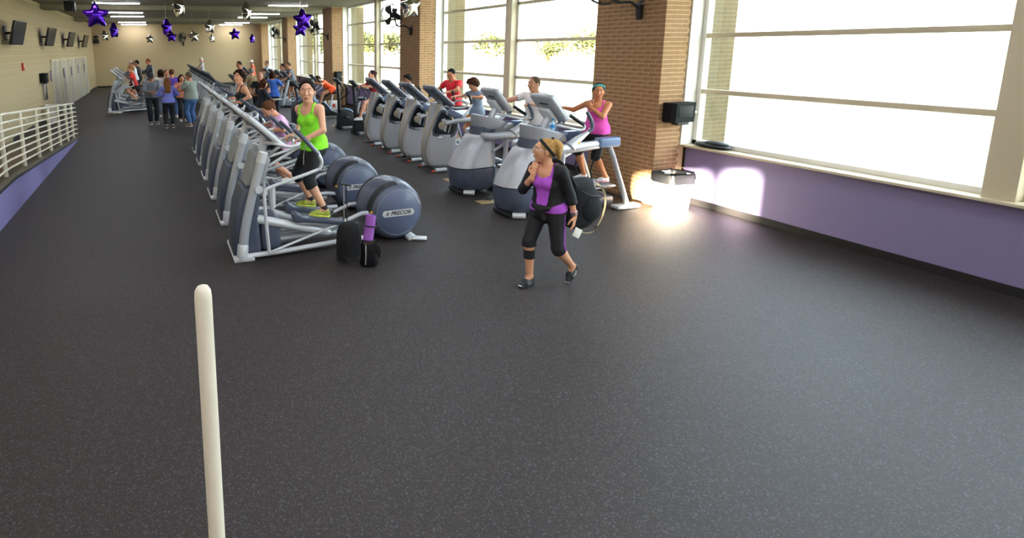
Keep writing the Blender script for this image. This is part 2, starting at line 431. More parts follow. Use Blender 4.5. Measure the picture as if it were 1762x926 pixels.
for y in ys[4:]:
    z = rz_(y)+.78-RO.z
    MB().tube([(-.03, y-10, z), (-.16, y-10, z-.03), (-.2, y-10, z+.04)], .012, 6, smooth=3).build('rail_bracket', 'white_rail', rail)
# white newel post close to the photographer's platform
pst = MB().lathe([(.0235, 0), (.0235, 1.865), (.0215, 1.885), (.015, 1.896), (.006, 1.9), (0, 1.9)], (0, 0, 0), n=16).build('railing_post', 'white_rail', loc=(.08, 1.48, 0))
tag(pst, 'plain white round-topped post standing alone on the open floor', 'post')
# ---------------------------------------------------------------- outdoors
lw = MB().box((110, 40, -.35), (203.4, 320, .3)).build('ground_lawn', 'lawn', smooth=0); struct(lw)
def tree(loc, h, w, label, seed, dens=900):
    rnd = random.Random(seed); t = thing('lawn_tree', label, 'tree', loc, 'trees on the lawn')
    MB().tube([(0, 0, 0), (.1, 0, h*.25), (-.05, .1, h*.5), (.05, 0, h*.75)], [w*.06, w*.045, w*.03, .02], 7).build('trunk', 'bark', t)
    bl = [(rnd.uniform(-.5, .5)*w*.75, rnd.uniform(-.5, .5)*w*.75, h*rnd.uniform(.45, .9), w*rnd.uniform(.16, .28)) for _ in range(11)]
    for (bx, by, bz, br) in bl[:5]:
        MB().tube([(0, 0, h*.32), (bx*.5, by*.5, (h*.32+bz)*.5), (bx, by, bz)], [w*.025, w*.018, .01], 5).build('branch', 'bark', t)
    mb = MB()
    for q in range(dens):
        bx, by, bz, br = rnd.choice(bl)
        d = Vector((rnd.gauss(0, 1), rnd.gauss(0, 1), rnd.gauss(0, .8))).normalized()*br*rnd.uniform(.55, 1.05)
        c = Vector((bx, by, bz))+d; a = Vector((rnd.gauss(0, 1), rnd.gauss(0, 1), rnd.gauss(0, 1))).normalized(); b = a.orthogonal().normalized()
        s = w*rnd.uniform(.035, .065)
        mb.add([c-a*s-b*s*.3, c-b*s*.6, c+a*s, c+b*s*.6], [(0, 1, 2, 3)])
    me = bpy.data.meshes.new('foliage'); me.from_pydata([tuple(v) for v in mb.v], [], mb.f); me.materials.append(MATS['leaf'])
    o = link('foliage', me, t); o['kind'] = 'stuff'
tree((46.4, 72.4, -.2), 4.6, 5.2, 'small pale tree on the lawn straight behind the man in the red t-shirt', 3)
tree((56.5, 71.5, -.2), 3.4, 5.6, 'small round tree alone on the lawn left of a larger tree', 4)
tree((84, 94, -.2), 5.2, 9.0, 'wide tree on the lawn whose crown touches the nearest brick pillar', 5)
tree((34.8, 82.4, -.2), 4.9, 5.6, 'dense green tree seen beside the second brick pillar', 6, 1600)
tree((37, 97, -.2), 5.4, 6.0, 'tall green tree far behind the exterior brick pier', 8, 1400)
tree((27, 95.7, -.2), 6.0, 6.0, 'distant green tree glimpsed through the far narrow window', 9, 1200)
# ---------------------------------------------------------------- ceiling strip lights
def strip():
    t = thing('ceiling_light', 'x', 'light', (0, 0, 0), 'linear strip lights on the ceiling')
    MB().box((0, 0, -.02), (1.66, .2, .04), bevel=.006).build('housing', 'lamp_body', t)
    MB().box((0, 0, -.05), (1.6, .14, .03), bevel=.01).build('diffuser', 'lamp', t)
    return t
_s = strip(); _first = True
FILL_STRIPS = [(2.0, y) for y in (7.0, 4.0, .5, -2.5, -4.5)]+[(-8.0, -4.5), (-5.5, -4.5)]  # unseen strips added to brighten the near figures and machines
ORD = ['first', 'second', 'third', 'fourth', 'fifth', 'sixth', 'seventh', 'eighth', 'ninth', 'tenth', 'eleventh', 'twelfth']
LY = [41.4, 38.1, 31.8, 28.5, 22.9, 19.0, 13.0, 9.7, 4.0, .5, -4.5]
for k, yy in enumerate(LY):
    for xx, sd in ((-1.25, 'left'), (5.25, 'window')):
        o = _s if _first else dup(_s, (0, 0, 0)); _first = False
        o.location = (xx, yy, ZC-.001)
        o['label'] = '%s ceiling strip light from the end wall, row nearer the %s' % (ORD[k], 'block wall' if sd == 'left' else 'tall windows')
        o['group'] = 'strip lights over the %s' % ('aisle' if sd == 'left' else 'window side')
for (xx, yy) in FILL_STRIPS:
    o = dup(_s, (xx, yy, ZC-.001)); o['label'] = 'added fill strip light on the unseen ceiling of the near end'; o['group'] = 'added fill strips out of view'
# ================================================================ exercise machines (all face -X; x runs rearwards, near side is -y)
mat('silver', '#b4b8bd', .34, .35, coat=.15)
mat('silver_light', '#cdd0d2', .34, .2)
mat('grey_plastic', '#8f9397', .42, .1)
mat('slate', '#4b5263', .42, coat=.2)
mat('slate_face', '#566079', .4, coat=.15)
mat('ring_grey', '#6f7789', .4)
mat('dark_slot', '#191b20', .6)
mat('black_rubber', '#1b1c1f', .6)
mat('screen', '#10141c', .15)
mat('badge', '#d3d6d6', .35, .2)
mat('ink', '#26282c', .5)
mat('red_mark', '#c8502c', .5)
mat('yellow_mark', '#d8b021', .5)
mat('blue_cap', '#5f7596', .4)
mat('brass', '#b39a68', .45, .3)
mat('gold_steel', '#b3aa97', .35, .4)
def arc(cx, cz, r, a0, a1, n):
    return [(cx+r*math.cos(math.radians(a0+(a1-a0)*i/n)), cz+r*math.sin(math.radians(a0+(a1-a0)*i/n))) for i in range(n+1)]
def logo(parent, M, size, pill=True, m='ink', w=.45, h=.085):
    """Maker's name in slanted capitals after a group of slanted strokes, on a silver oval badge."""
    host = parent
    if pill:
        pts = [(w/2-h/2+h/2*math.cos(a), h/2*math.sin(a)) for a in [(-PI/2+PI*i/8) for i in range(9)]]
        pts += [(-x, -y) for x, y in pts]
        mb = MB().prism(pts, 0, .006, axis='Z'); mb.v = [tuple(M @ Vector(v)) for v in mb.v]
        host = mb.build('badge', 'badge', parent, 30)
    text_mesh('lettering', 'PRECOR', size, m, M @ Matrix.Translation((w*.07 if pill else .02, 0, .0075)), host, extrude=.001, shear=.25, bold=.002)
    mb = MB()
    x0 = -w*.40 if pill else -size*1.95
    for k in range(3):
        a = x0+k*size*.19; q = size*.34
        mb.add([M @ Vector((a, -q, .0085)), M @ Vector((a+size*.11, -q, .0085)), M @ Vector((a+size*.11+q*.5, q, .0085)), M @ Vector((a+q*.5, q, .0085))], [(0, 1, 2, 3)])
    mb.build('logo_stroke', m, host, 0)
M_NEAR = lambda x, y, z: Matrix(((1, 0, 0, x), (0, 0, -1, y), (0, 1, 0, z), (0, 0, 0, 1)))   # faces -y
M_FRONT = lambda x, y, z: Matrix(((0, 0, -1, x), (-1, 0, 0, y), (0, 1, 0, z), (0, 0, 0, 1)))  # faces -x
def elliptical(loc, label, group, phase=0):
    t = thing('elliptical_trainer', label, 'elliptical', loc, group)
    B = lambda mb, n, m, p=None, s=40: mb.build(n, m, p or t, s)
    HW = .33
    # front foot and base rails
    B(MB().prism([(-.04, .0), (-.05, .035), (-.02, .06), (.16, .065), (.2, .03), (.2, 0)], -HW-.05, HW+.05, bevel=.015), 'front_foot', 'silver_light')
    for s in (-1, 1):
        B(MB().tube([(.02, s*HW, .055), (.5, s*HW, .062), (1.35, s*(HW-.03), .09), (1.75, s*(HW-.06), .09)], .032, 8), 'base_rail', 'silver_light')
        # arched side upright with foot sleeve and top collar
        B(MB().tube([(.07, s*HW, .16), (.10, s*HW, .38), (.165, s*HW, .66), (.25, s*HW*.97, .95), (.34, s*HW*.93, 1.24)], [.06, .058, .056, .055, .055], 12, smooth=4, flat=.8), 'upright', 'silver')
        B(MB().tube([(.055, s*HW, .03), (.07, s*HW, .2), (.072, s*HW, .215)], [.07, .067, .055], 12), 'upright_sleeve', 'silver_light')
        B(MB().tube([(.325, s*HW*.93, 1.19), (.36, s*HW*.92, 1.31), (.365, s*HW*.92, 1.325)], [.063, .06, .045], 12), 'upright_collar', 'silver_light')
        B(MB().tube([(.26, s*(HW-.05), .88), (.28, s*(HW+.06), .88)], .05, 10), 'pivot', 'silver_light')
    B(MB().prism([(-.035, .05), (-.03, .3), (.02, .62), (.10, .86), (.2, .9), (.32, .86), (.28, .5), (.3, .1), (.3, .05)], -HW+.035, HW-.035, bevel=.05, seg=3), 'front_cowl', 'slate')
    B(MB().prism([(.15, .90), (.27, 1.27), (.36, 1.31), (.46, 1.2), (.36, .9)], -HW+.06, HW-.06, bevel=.05, seg=3), 'upper_cowl', 'grey_plastic')
    B(MB().box((.43, 0, .26), (.26, .5, .42), bevel=.06, seg=3), 'gear_housing', 'slate')
    B(MB().box((.85, 0, .11), (1.3, .1, .09), bevel=.02), 'centre_beam', 'grey_plastic')
    for s in (-1, 1): B(MB().box((.85, s*.16, .17), (1.1, .07, .04), bevel=.01), 'ramp_track', 'silver')
    # mast, console
    B(MB().tube([(.38, 0, 1.25), (.44, 0, 1.42), (.43, 0, 1.5)], .055, 10), 'mast', 'silver_light')
    R = Matrix.Rotation(math.radians(42), 3, 'Y')
    co = B(MB().box((.42, 0, 1.54), (.58, .56, .075), rot=R, bevel=.035, seg=3), 'console', 'silver_light')
    up = R @ Vector((0, 0, 1)); ax = R @ Vector((1, 0, 0)); c0 = Vector((.42, 0, 1.54))
    B(MB().box(c0+up*.037, (.52, .5, .02), rot=R, bevel=.01), 'console_face', 'slate', co)
    B(MB().box(c0+up*.048-ax*.10, (.22, .34, .008), rot=R), 'display', 'screen', co, 0)
    for k in range(5): B(MB().box(c0+up*.048+ax*.13+Vector((0, -.16+.08*k, 0)), (.05, .05, .008), rot=R, bevel=.003), 'button', 'grey_plastic', co)
    B(MB().box(c0-up*.035+ax*.02, (.44, .44, .03), rot=R, bevel=.01), 'console_back', 'slate', co)
    # fixed handrail loop
    B(MB().tube([(.42, -.1, 1.40), (.52, -.26, 1.40), (.68, -.31, 1.36), (.80, -.28, 1.38), (.84, -.12, 1.42), (.84, .12, 1.42), (.80, .28, 1.38), (.68, .31, 1.36), (.52, .26, 1.40), (.42, .1, 1.40)], .02, 8, smooth=3), 'handrail', 'silver_light')
    for s in (-1, 1): B(MB().tube([(.44, s*.2, 1.12), (.82, s*.28, 1.36)], .02, 8), 'handrail_brace', 'silver_light')
    for s in (-1, 1):
        ph = s*phase
        # moving handlebar: rises from the rail, elbows back, ends in a padded grip
        yy = s*(HW+.075)
        hb = B(MB().tube([(.37+ph*.1, yy, .1), (.345+ph*.05, yy, .5), (.335, yy, .8), (.36, yy, .88), (.46, yy, .92), (.97, yy, 1.06), (1.04, yy, 1.11), (1.05, yy, 1.18), (1.0, yy, 1.29)], .021, 8, smooth=4), 'moving_handlebar', 'silver_light')
        B(MB().tube([(1.01, yy, 1.26), (.86, yy, 1.44), (.73, yy, 1.57), (.715, yy, 1.585)], [.027, .027, .026, .014], 8), 'grip', 'slate', hb)
        B(MB().tube([(.44, s*(HW-.02), .87), (.45, s*(HW-.02), .62)], [.05, .035], 8), 'link', 'silver_light')
        # pedal arm, pedal and rod
        z1 = .21+ph*.1
        B(MB().tube([(.19, s*.23, .5), (1.16, s*.23, z1), (1.2, s*.23, z1-.01)], [.055, .055, .035], 10), 'pedal_arm', 'silver_light')
        B(MB().tube([(1.15, s*.23, z1+.02), (1.62, s*.23, .4-ph*.12), (2.0, s*.23, .40-ph*.2)], .03, 8), 'crank_rod', 'silver')
        B(MB().tube([(.38, s*(HW+.06), .09), (1.3, s*.28, z1+.1)], .017, 8), 'connecting_rod', 'silver_light')
        pd = B(MB().prism([(.72, .41), (.70, .50), (.75, .52), (.83, .46), (1.30, .36), (1.37, .365), (1.36, .33), (1.28, .31), (.85, .395)], s*.23-.085, s*.23+.085, bevel=.012), 'pedal', 'slate')
        B(MB().prism([(.74, .40), (.86, .385), (1.34, .315), (1.34, .285), (.8, .36)], s*.23-.07, s*.23+.07, bevel=.008), 'pedal_tray', 'grey_plastic', pd)
        for v in list(pd.data.vertices): v.co.z += (z1-.21)
    # rear drum
    cx, cz = 2.1, .39
    B(MB().lathe([(.0, -.335), (.305, -.335), (.345, -.315), (.385, -.24), (.405, -.1), (.405, .1), (.385, .24), (.345, .315), (.305, .335), (0, .335)], (cx, 0, cz), (0, 1, 0), 40), 'drum_cover', 'slate')
    for s in (-1, 1):
        f = B(MB().lathe([(.29, 0), (.30, .004), (.29, .012), (0, .012)], (cx, s*.334, cz), (0, s, 0), 36), 'drum_face', 'slate_face')
        B(MB().lathe([(.302, 0), (.31, .004), (.302, .009), (.296, .004), (.302, 0)], (cx, s*.334, cz), (0, s, 0), 36), 'face_ring', 'ring_grey', f)
        sl = []
        for a in [178-9*k for k in range(11)]:
            ca, sa = math.cos(math.radians(a)), math.sin(math.radians(a))
            sl.append([Vector((cx+(r_+.004)*ca, s*y_, cz+(r_+.004)*sa)) for y_, r_ in ((.195, .392), (.24, .386), (.29, .359))])
        mb = MB()
        for A_, B_ in zip(sl[:-1], sl[1:]): mb.add(A_+B_, [(0, 1, 4, 3), (1, 2, 5, 4)])
        B(mb, 'drum_slot', 'dark_slot', None, 0)
    logo(t, M_NEAR(cx, -.346, cz), .076)
    B(MB().box((cx+.2, 0, .025), (.14, .78, .05), bevel=.02), 'rear_foot', 'silver_light')
    B(MB().tube([(cx+.2, -.36, .03), (cx+.37, -.44, .025)], .03, 8, flat=1.6), 'rear_foot_toe', 'silver_light')
    B(MB().lathe([(0.02, 0), (.02, .012), (0, .012)], (cx-.36, -.30, .42), (-.8, -.6, 0), 10), 'warning_dot', 'yellow_mark')
    return t
GE = 'silver and slate elliptical trainers in the central row'
EY = [6.82, 8.32, 9.83, 11.36, 12.85, 14.38]
EL = ['elliptical trainer beside the black rolling bag, ridden by the woman in the neon green tank',
      'elliptical trainer with the looking-down rider in pale pink, next to the green tank rider',
      'third elliptical of the central row, riderless, after the pale pink rider',
      'elliptical trainer ridden by the woman in the black tank top',
      'riderless elliptical just beyond the black tank top rider',
      'last elliptical of the central row, nearest the standing group']
ell0 = elliptical((.78, EY[0], 0), EL[0], GE, .0)
ell1 = elliptical((.78, EY[1], 0), EL[1], GE, -.8)
dup(ell0, (.78, EY[2], 0), label=EL[2]); dup(ell1, (.78, EY[3], 0), label=EL[3]); dup(ell0, (.78, EY[4], 0), label=EL[4]); dup(ell1, (.78, EY[5], 0), label=EL[5])
GF = 'elliptical trainers near the far tan wall'
dup(ell1, (-1.98, 25.0, 0), label='far elliptical ridden by the woman in the red top and black shorts', group=GF)
dup(ell0, (-1.98, 26.6, 0), label='far elliptical ridden by the man in the white cap', group=GF)
dup(ell1, (-1.98, 28.2, 0), label='far elliptical without a rider behind the white capped man', group=GF)
def rrect(cx, cy, hx, hy, z, r=.4, n=6, slant=0.0):
    pts = []
    rr = r*min(hx, hy)*2*.98 if r < .5 else min(hx, hy)*.98
    for (sx, sy, a0) in ((1, 1, 0), (-1, 1, 90), (-1, -1, 180), (1, -1, 270)):
        for k in range(n+1):
            a = math.radians(a0+90*k/n)
            x = cx+sx*(hx-rr)+rr*math.cos(a); y = cy+sy*(hy-rr)+rr*math.sin(a)
            pts.append(Vector((x, y, z+slant*(x-cx))))
    return pts
mat('collar_grey', '#a7aab0', .4, .2); mat('shell_grey', '#b2b5bb', .36, .3); mat('shell_light', '#bfc1c6', .36, .15)
def console_panel(t, c, ang, size, back, face, logo_on=False, txt=.05):
    R = Matrix.Rotation(math.radians(ang), 3, 'Y'); up = R @ Vector((0, 0, 1)); ax = R @ Vector((1, 0, 0)); c = Vector(c)
    co = MB().box(c, size, rot=R, bevel=.035, seg=3).build('console', back, t)
    MB().box(c+up*(size[2]/2), (size[0]*.9, size[1]*.9, .02), rot=R, bevel=.008).build('console_face', face, co)
    MB().box(c+up*(size[2]/2+.011)-ax*size[0]*.16, (size[0]*.42, size[1]*.62, .008), rot=R).build('display', 'screen', co, 0)
    for k in range(4): MB().box(c+up*(size[2]/2+.011)+ax*size[0]*.25+Vector((0, (k-1.5)*size[1]*.18, 0)), (.045, .05, .01), rot=R, bevel=.003).build('button', 'grey_plastic', co)
    if logo_on:
        # lettering on the rear of the panel, reading from the front of the machine
        M = Matrix.Identity(4); zn = -up; xn = Vector((0, -1, 0)); yn = zn.cross(xn)
        for i in range(3): M[i][0] = xn[i]; M[i][1] = yn[i]; M[i][2] = zn[i]; M[i][3] = (c-up*(size[2]/2-.002)-ax*size[0]*.22)[i]
        logo(co, M, txt, pill=False)
    return co, R, up, ax
def glide(loc, label, group):
    """Older cross-trainer: rounded silver shell with a glazed upper part, slanted console, pedals behind."""
    t = thing('cross_trainer', label, 'cross trainer', loc, group)
    def nose(mb):
        # the shell narrows to a rounded nose at the front
        mb.v = [(x, y*min(1, max(.36, .36+(x+.07)/.40*.64)), z) for x, y, z in ((q[0], q[1], q[2]) for q in mb.v)]
        return mb
    def B(mb, n, m, p=None, s=40):
        if n in ('shell', 'window_trim', 'window_pane'): nose(mb)
        return mb.build(n, m, p or t, s)
    prof = [(.04, .10), (-.03, .2), (-.06, .34), (-.045, .58), (.02, .86), (.1, 1.1), (.19, 1.34), (.25, 1.37), (.36, 1.24), (.44, 1.12), (.58, 1.05), (.62, .95), (.58, .6), (.5, .16), (.42, .08), (.12, .08)]
    B(MB().prism(prof, -.27, .27, bevel=.085, seg=4), 'shell', 'shell_light')
    for s in (-1, 1):
        B(MB().tube([(.05, s*.10, .1), (-.055, s*.085, .3), (-.05, s*.09, .58), (.015, s*.115, .86), (.1, s*.15, 1.12), (.2, s*.19, 1.38)], .022, 8, smooth=3, flat=1.3), 'front_rim', 'gold_steel')
        wp = [(.05, .86), (.13, 1.12), (.2, 1.27), (.28, 1.27), (.36, 1.18), (.44, 1.06), (.56, 1.0), (.56, .86), (.50, .74), (.42, .70), (.16, .70), (.06, .74)]
        y0, y1 = (-.277, -.265) if s < 0 else (.265, .277)
        w = B(MB().prism(wp, y0, y1), 'window_trim', 'slate', None, 0)
        wi = [(.08, .86), (.15, 1.08), (.21, 1.22), (.27, 1.22), (.34, 1.14), (.43, 1.02), (.50, .96), (.50, .88), (.45, .79), (.40, .765), (.17, .765), (.09, .79)]
        B(MB().prism(wi, y0-(.003 if s < 0 else -.003), y1+(.003 if s > 0 else -.003)), 'window_pane', 'screen', w, 0)
        B(MB().lathe([(.045, 0), (.085, .004), (.09, .012), (.075, .014), (.045, .01), (.03, .016), (0, .016)], (.24, s*.235, .95), (-.5, s, 0), 18), 'flywheel', 'gold_steel', w)
        B(MB().tube([(.34, s*.285, .80), (.41, s*.29, 1.04)], .014, 6), 'link_bar', 'grey_plastic', w)
        # arm stub and long side arm
        B(MB().tube([(.24, s*.34, 1.0), (.5, s*.37, 1.05), (1.25, s*.36, 1.07), (1.5, s*.34, 1.07)], [.035, .05, .05, .045], 10), 'side_arm', 'silver')
        B(MB().tube([(.26, s*.33, 1.0), (.24, s*.33, .84)], .022, 8), 'arm_drop', 'silver')
        B(MB().tube([(1.45, s*.34, 1.05), (1.78, s*.34, .06)], .035, 10), 'rear_leg', 'silver')
        B(MB().box((1.72, s*.34, .035), (.4, .12, .06), bevel=.02), 'rear_foot', 'silver_light')
        hb = B(MB().tube([(.62, s*.36, 1.08), (.7, s*.37, 1.2), (.82, s*.36, 1.36), (.8, s*.34, 1.5)], .02, 8, smooth=3), 'moving_handle', 'silver_light')
        B(MB().tube([(.83, s*.36, 1.37), (.79, s*.33, 1.52), (.75, s*.31, 1.60), (.74, s*.31, 1.61)], [.027, .027, .026, .012], 8), 'grip', 'black_rubber', hb)
        B(MB().prism([(.95, .33), (.93, .42), (.98, .42), (1.03, .37), (1.38, .34), (1.38, .31), (1.0, .30)], s*.16-.08, s*.16+.08, bevel=.01), 'pedal', 'slate')
        B(MB().tube([(.55, s*.16, .55), (1.0, s*.16, .31), (1.3, s*.16, .31)], .025, 8), 'pedal_arm', 'silver')
        fo = B(MB().tube([(.06, s*.3, .045), (.3, s*.3, .045)], .042, 10), 'front_roller', 'silver_light')
        B(MB().box((-.0, s*.3, .03), (.07, .05, .03), bevel=.006), 'roller_tip', 'red_mark', fo)
    B(MB().prism([(.28, 1.26), (.4, 1.3), (.78, 1.12), (.78, 1.02), (.6, 1.0), (.4, 1.1)], -.24, .24, bevel=.03), 'top_cover', 'slate_face')
    B(MB().lathe([(.02, 0), (.02, .008), (0, .008)], (.44, -.262, 1.1), (0, -1, 0), 10), 'warning_dot', 'yellow_mark')
    B(MB().tube([(.34, 0, 1.25), (.3, 0, 1.47)], .05, 10), 'mast', 'grey_plastic')
    console_panel(t, (.24, 0, 1.53), 40, (.60, .48, .09), 'slate', 'screen')
    R = Matrix.Rotation(math.radians(40), 3, 'Y')
    B(MB().box(Vector((.24, 0, 1.53))+R @ Vector((0, 0, .03)), (.63, .51, .045), rot=R, bevel=.02), 'console_bezel', 'collar_grey')
    B(MB().tube([(.36, -.1, 1.33), (.55, -.25, 1.3), (.74, -.27, 1.32), (.8, -.2, 1.4), (.8, .2, 1.4), (.74, .27, 1.32), (.55, .25, 1.3), (.36, .1, 1.33)], .019, 8, smooth=3), 'handrail', 'silver_light')
    B(MB().box((1.15, 0, .06), (1.1, .34, .08), bevel=.02), 'base_frame', 'slate')
    return t
GA = 'older silver cross-trainers lined up along the windows'
AY = [10.27, 11.42, 12.55, 13.68]
AL = ['silver cross-trainer next to the two large grey-backed machines, ridden by the man in red',
      'silver cross-trainer ridden by the person with brown mop hair',
      'silver cross-trainer ridden by the person with black curly hair',
      'last silver cross-trainer of the line, beside the upright bikes']
g0 = glide((5.2, AY[0], 0), AL[0], GA)
for k in (1, 2, 3): dup(g0, (5.2, AY[k], 0), label=AL[k])
def motion_trainer(loc, label, group):
    """Large adaptive trainer: slate base, silver shell, collar, tilted console with grey back, long side arms."""
    t = thing('motion_trainer', label, 'cross trainer', loc, group)
    B = lambda mb, n, m, p=None, s=40: mb.build(n, m, p or t, s)
    B(MB().loft([rrect(.27, 0, .30, .24, .07, .45), rrect(.27, 0, .37, .29, .12, .45), rrect(.27, 0, .41, .325, .3, .45), rrect(.27, 0, .405, .32, .46, .45, slant=.03), rrect(.27, 0, .37, .29, .475, .45, slant=.03)]), 'base_cover', 'slate')
    B(MB().loft([rrect(.27, 0, .37, .29, .47, .45, slant=.03), rrect(.27, 0, .405, .32, .485, .45, slant=.03), rrect(.29, 0, .38, .31, .6, .45, slant=.03), rrect(.35, 0, .31, .285, .82, .45), rrect(.41, 0, .25, .255, 1.0, .45), rrect(.42, 0, .2, .22, 1.03, .45)]), 'shell', 'shell_grey')
    B(MB().loft([rrect(.44, 0, .2, .2, .99, .45), rrect(.48, 0, .22, .22, 1.17, .45)]), 'neck', 'slate')
    B(MB().loft([rrect(.52, 0, .21, .22, 1.12, .4, slant=-.15), rrect(.54, 0, .25, .25, 1.15, .4, slant=-.18), rrect(.60, 0, .30, .27, 1.28, .4, slant=-.28), rrect(.60, 0, .27, .25, 1.3, .4, slant=-.28)]), 'collar', 'collar_grey')
    B(MB().loft([rrect(.72, 0, .27, .24, 1.25, .4, slant=-.22), rrect(.72, 0, .27, .24, 1.275, .4, slant=-.22)]), 'tray', 'slate_face')
    B(MB().tube([(.60, 0, 1.24), (.72, 0, 1.46)], .055, 12), 'mast', 'silver')
    console_panel(t, (.72, 0, 1.615), 50, (.50, .50, .085), 'collar_grey', 'slate', True, .05)
    R = Matrix.Rotation(math.radians(50), 3, 'Y')
    B(MB().box(Vector((.74, 0, 1.54))-(R @ Vector((0, 0, .055))), (.26, .26, .07), rot=R, bevel=.03, seg=3), 'console_hub', 'silver_light')
    B(MB().tube([(.74, -.1, 1.36), (.86, -.24, 1.33), (1.12, -.27, 1.28), (1.2, -.22, 1.34), (1.08, -.2, 1.42), (.95, -.18, 1.50)], .02, 8, smooth=3), 'handrail', 'silver_light')
    B(MB().tube([(.74, .1, 1.36), (.86, .24, 1.33), (1.12, .27, 1.28), (1.2, .22, 1.34), (1.08, .2, 1.42), (.95, .18, 1.50)], .02, 8, smooth=3), 'handrail', 'silver_light')
    for s in (-1, 1): B(MB().tube([(1.19, s*.22, 1.35), (1.08, s*.2, 1.42), (.96, s*.18, 1.5)], .027, 8), 'handrail_pad', 'black_rubber')
    for s in (-1, 1):
        y = s*.36
        B(MB().tube([(.33, s*.2, 1.03), (.36, s*.32, 1.02), (.46, y, 1.02), (.9, y, 1.03), (1.36, y, 1.06)], [.05, .065, .07, .072, .07], 12, smooth=3, flat=.75), 'side_arm', 'silver')
        B(MB().box((1.53, y, 1.085), (.4, .15, .15), bevel=.035, seg=3), 'arm_end_cap', 'blue_cap')
        B(MB().tube([(1.56, y, 1.03), (1.66, y, .85), (1.97, y, .12), (2.0, y, .05)], [.045, .04, .042, .045], 10), 'rear_leg', 'silver')
        B(MB().box((1.98, y-.0, .04), (.46, .17, .06), bevel=.025), 'rear_foot', 'silver_light')
        B(MB().tube([(.72, y, .97), (.68, y, .12)], .042, 10), 'strut', 'silver')
        B(MB().box((.66, y, .1), (.16, .1, .06), bevel=.015), 'strut_foot', 'silver')
        hb = B(MB().tube([(.84, y, 1.05), (.95, y, 1.14), (1.18, y, 1.27)], [.085, .06, .022], 10), 'moving_handle', 'silver_light')
        B(MB().tube([(1.15, y, 1.255), (1.22, y, 1.30), (1.22, y, 1.38), (1.17, y, 1.48), (1.12, y, 1.55), (1.11, y, 1.56)], [.028, .03, .03, .029, .026, .012], 8, smooth=2), 'grip', 'slate', hb)
        B(MB().lathe([(.018, 0), (.018, .006), (0, .006)], (.95, y+s*.062, 1.12), (0, s, 0), 10), 'warning_dot', 'yellow_mark', hb)
        # pedal with linkage
        B(MB().prism([(1.45, .34), (1.43, .43), (1.49, .43), (1.53, .38), (1.88, .36), (1.88, .33), (1.5, .31)], s*.15-.085, s*.15+.085, bevel=.01), 'pedal', 'grey_plastic')
        B(MB().tube([(.6, s*.15, .6), (1.1, s*.15, .42), (1.6, s*.15, .33)], .03, 8), 'pedal_arm', 'silver')
        B(MB().tube([(1.52, s*.2, 1.0), (1.42, s*.17, .62), (1.5, s*.15, .36)], .014, 6), 'pedal_belt', 'black_rubber')
        B(MB().tube([(.0, s*.2, .05), (.16, s*.3, .05)], .045, 10), 'front_roller', 'silver_light')
        B(MB().tube([(.5, s*.28, .75), (.95, s*.25, .95)], .03, 8), 'brace', 'silver')
    B(MB().box((1.3, 0, .09), (1.25, .34, .14), bevel=.04), 'base_frame', 'slate')
    B(MB().tube([(-.02, -.22, .045), (-.02, .22, .045)], .04, 8), 'front_bar', 'black_rubber')
    return t
GM = 'large grey-backed motion trainers by the brick pillar'
m0 = motion_trainer((4.88, 8.42, 0), 'large grey-backed motion trainer ridden by the man in the white t-shirt', GM)
dup(m0, (4.86, 6.98, 0), label='large grey-backed motion trainer by the brick pillar, ridden by the woman in the pink tank')
mat('tread_belt', '#26262a', .7); mat('tread_side', '#6d7177', .45, .1); mat('tread_dark', '#3d4148', .5)
def treadmill(loc, label, group):
    t = thing('treadmill', label, 'treadmill', loc, group)
    B = lambda mb, n, m, p=None, s=40: mb.build(n, m, p or t, s)
    B(MB().prism([(0, .06), (.0, .2), (.1, .32), (.4, .34), (.56, .24), (.56, .06)], -.4, .4, bevel=.04, seg=3), 'motor_hood', 'tread_side')
    B(MB().box((1.2, 0, .16), (1.45, .72, .12), bevel=.02), 'deck', 'tread_dark')
    B(MB().box((1.22, 0, .215), (1.36, .52, .02)), 'belt', 'tread_belt', None, 0)
    for s in (-1, 1):
        B(MB().box((1.2, s*.34, .225), (1.4, .12, .04), bevel=.01), 'side_step', 'tread_side')
        B(MB().tube([(.16, s*.4, .12), (.26, s*.42, .6), (.42, s*.42, 1.1), (.46, s*.42, 1.18)], [.06, .06, .055, .05], 10, flat=.6), 'upright', 'silver')
        B(MB().tube([(.42, s*.42, 1.08), (.7, s*.42, 1.05), (1.05, s*.42, .98), (1.1, s*.42, .93)], .032, 8), 'handrail', 'tread_dark')
        B(MB().box((.1, s*.4, .03), (.16, .1, .06), bevel=.01), 'foot', 'black_rubber'); B(MB().box((1.85, s*.34, .05), (.1, .08, .1), bevel=.01), 'rear_foot', 'black_rubber')
    B(MB().box((.44, 0, 1.14), (.2, .84, .1), bevel=.03), 'cross_tray', 'tread_dark')
    console_panel(t, (.4, 0, 1.36), 48, (.46, .82, .07), 'tread_dark', 'screen')
    B(MB().box((.31, 0, 1.545), (.06, .84, .05), bevel=.015), 'console_rim', 'grey_plastic')
    return t
GT = 'grey treadmills in the long middle row'
TW = ['first', 'second', 'third', 'fourth', 'fifth', 'sixth', 'seventh', 'eighth', 'ninth', 'tenth', 'eleventh', 'twelfth', 'thirteenth']
tr0 = treadmill((1.75, 24.0, 0), 'grey treadmill heading the long middle row, behind the man in jeans', GT)
for k in range(1, 13):
    dup(tr0, (1.75, 24.0+k*1.33, 0), label='%s grey treadmill of the long middle row, counted from the man in jeans' % TW[k])
GT2 = 'dark treadmills near the windows'
for k, yy in enumerate((24.2, 25.7, 27.2, 28.7)):
    dup(tr0, (4.95, yy, 0), label='%s of the treadmills near the windows, %s' % (TW[k], ['used by the man in the grey t-shirt', 'next to the one with the grey t-shirt runner', 'third from the end of its row', 'last of the short window row'][k]), group=GT2)
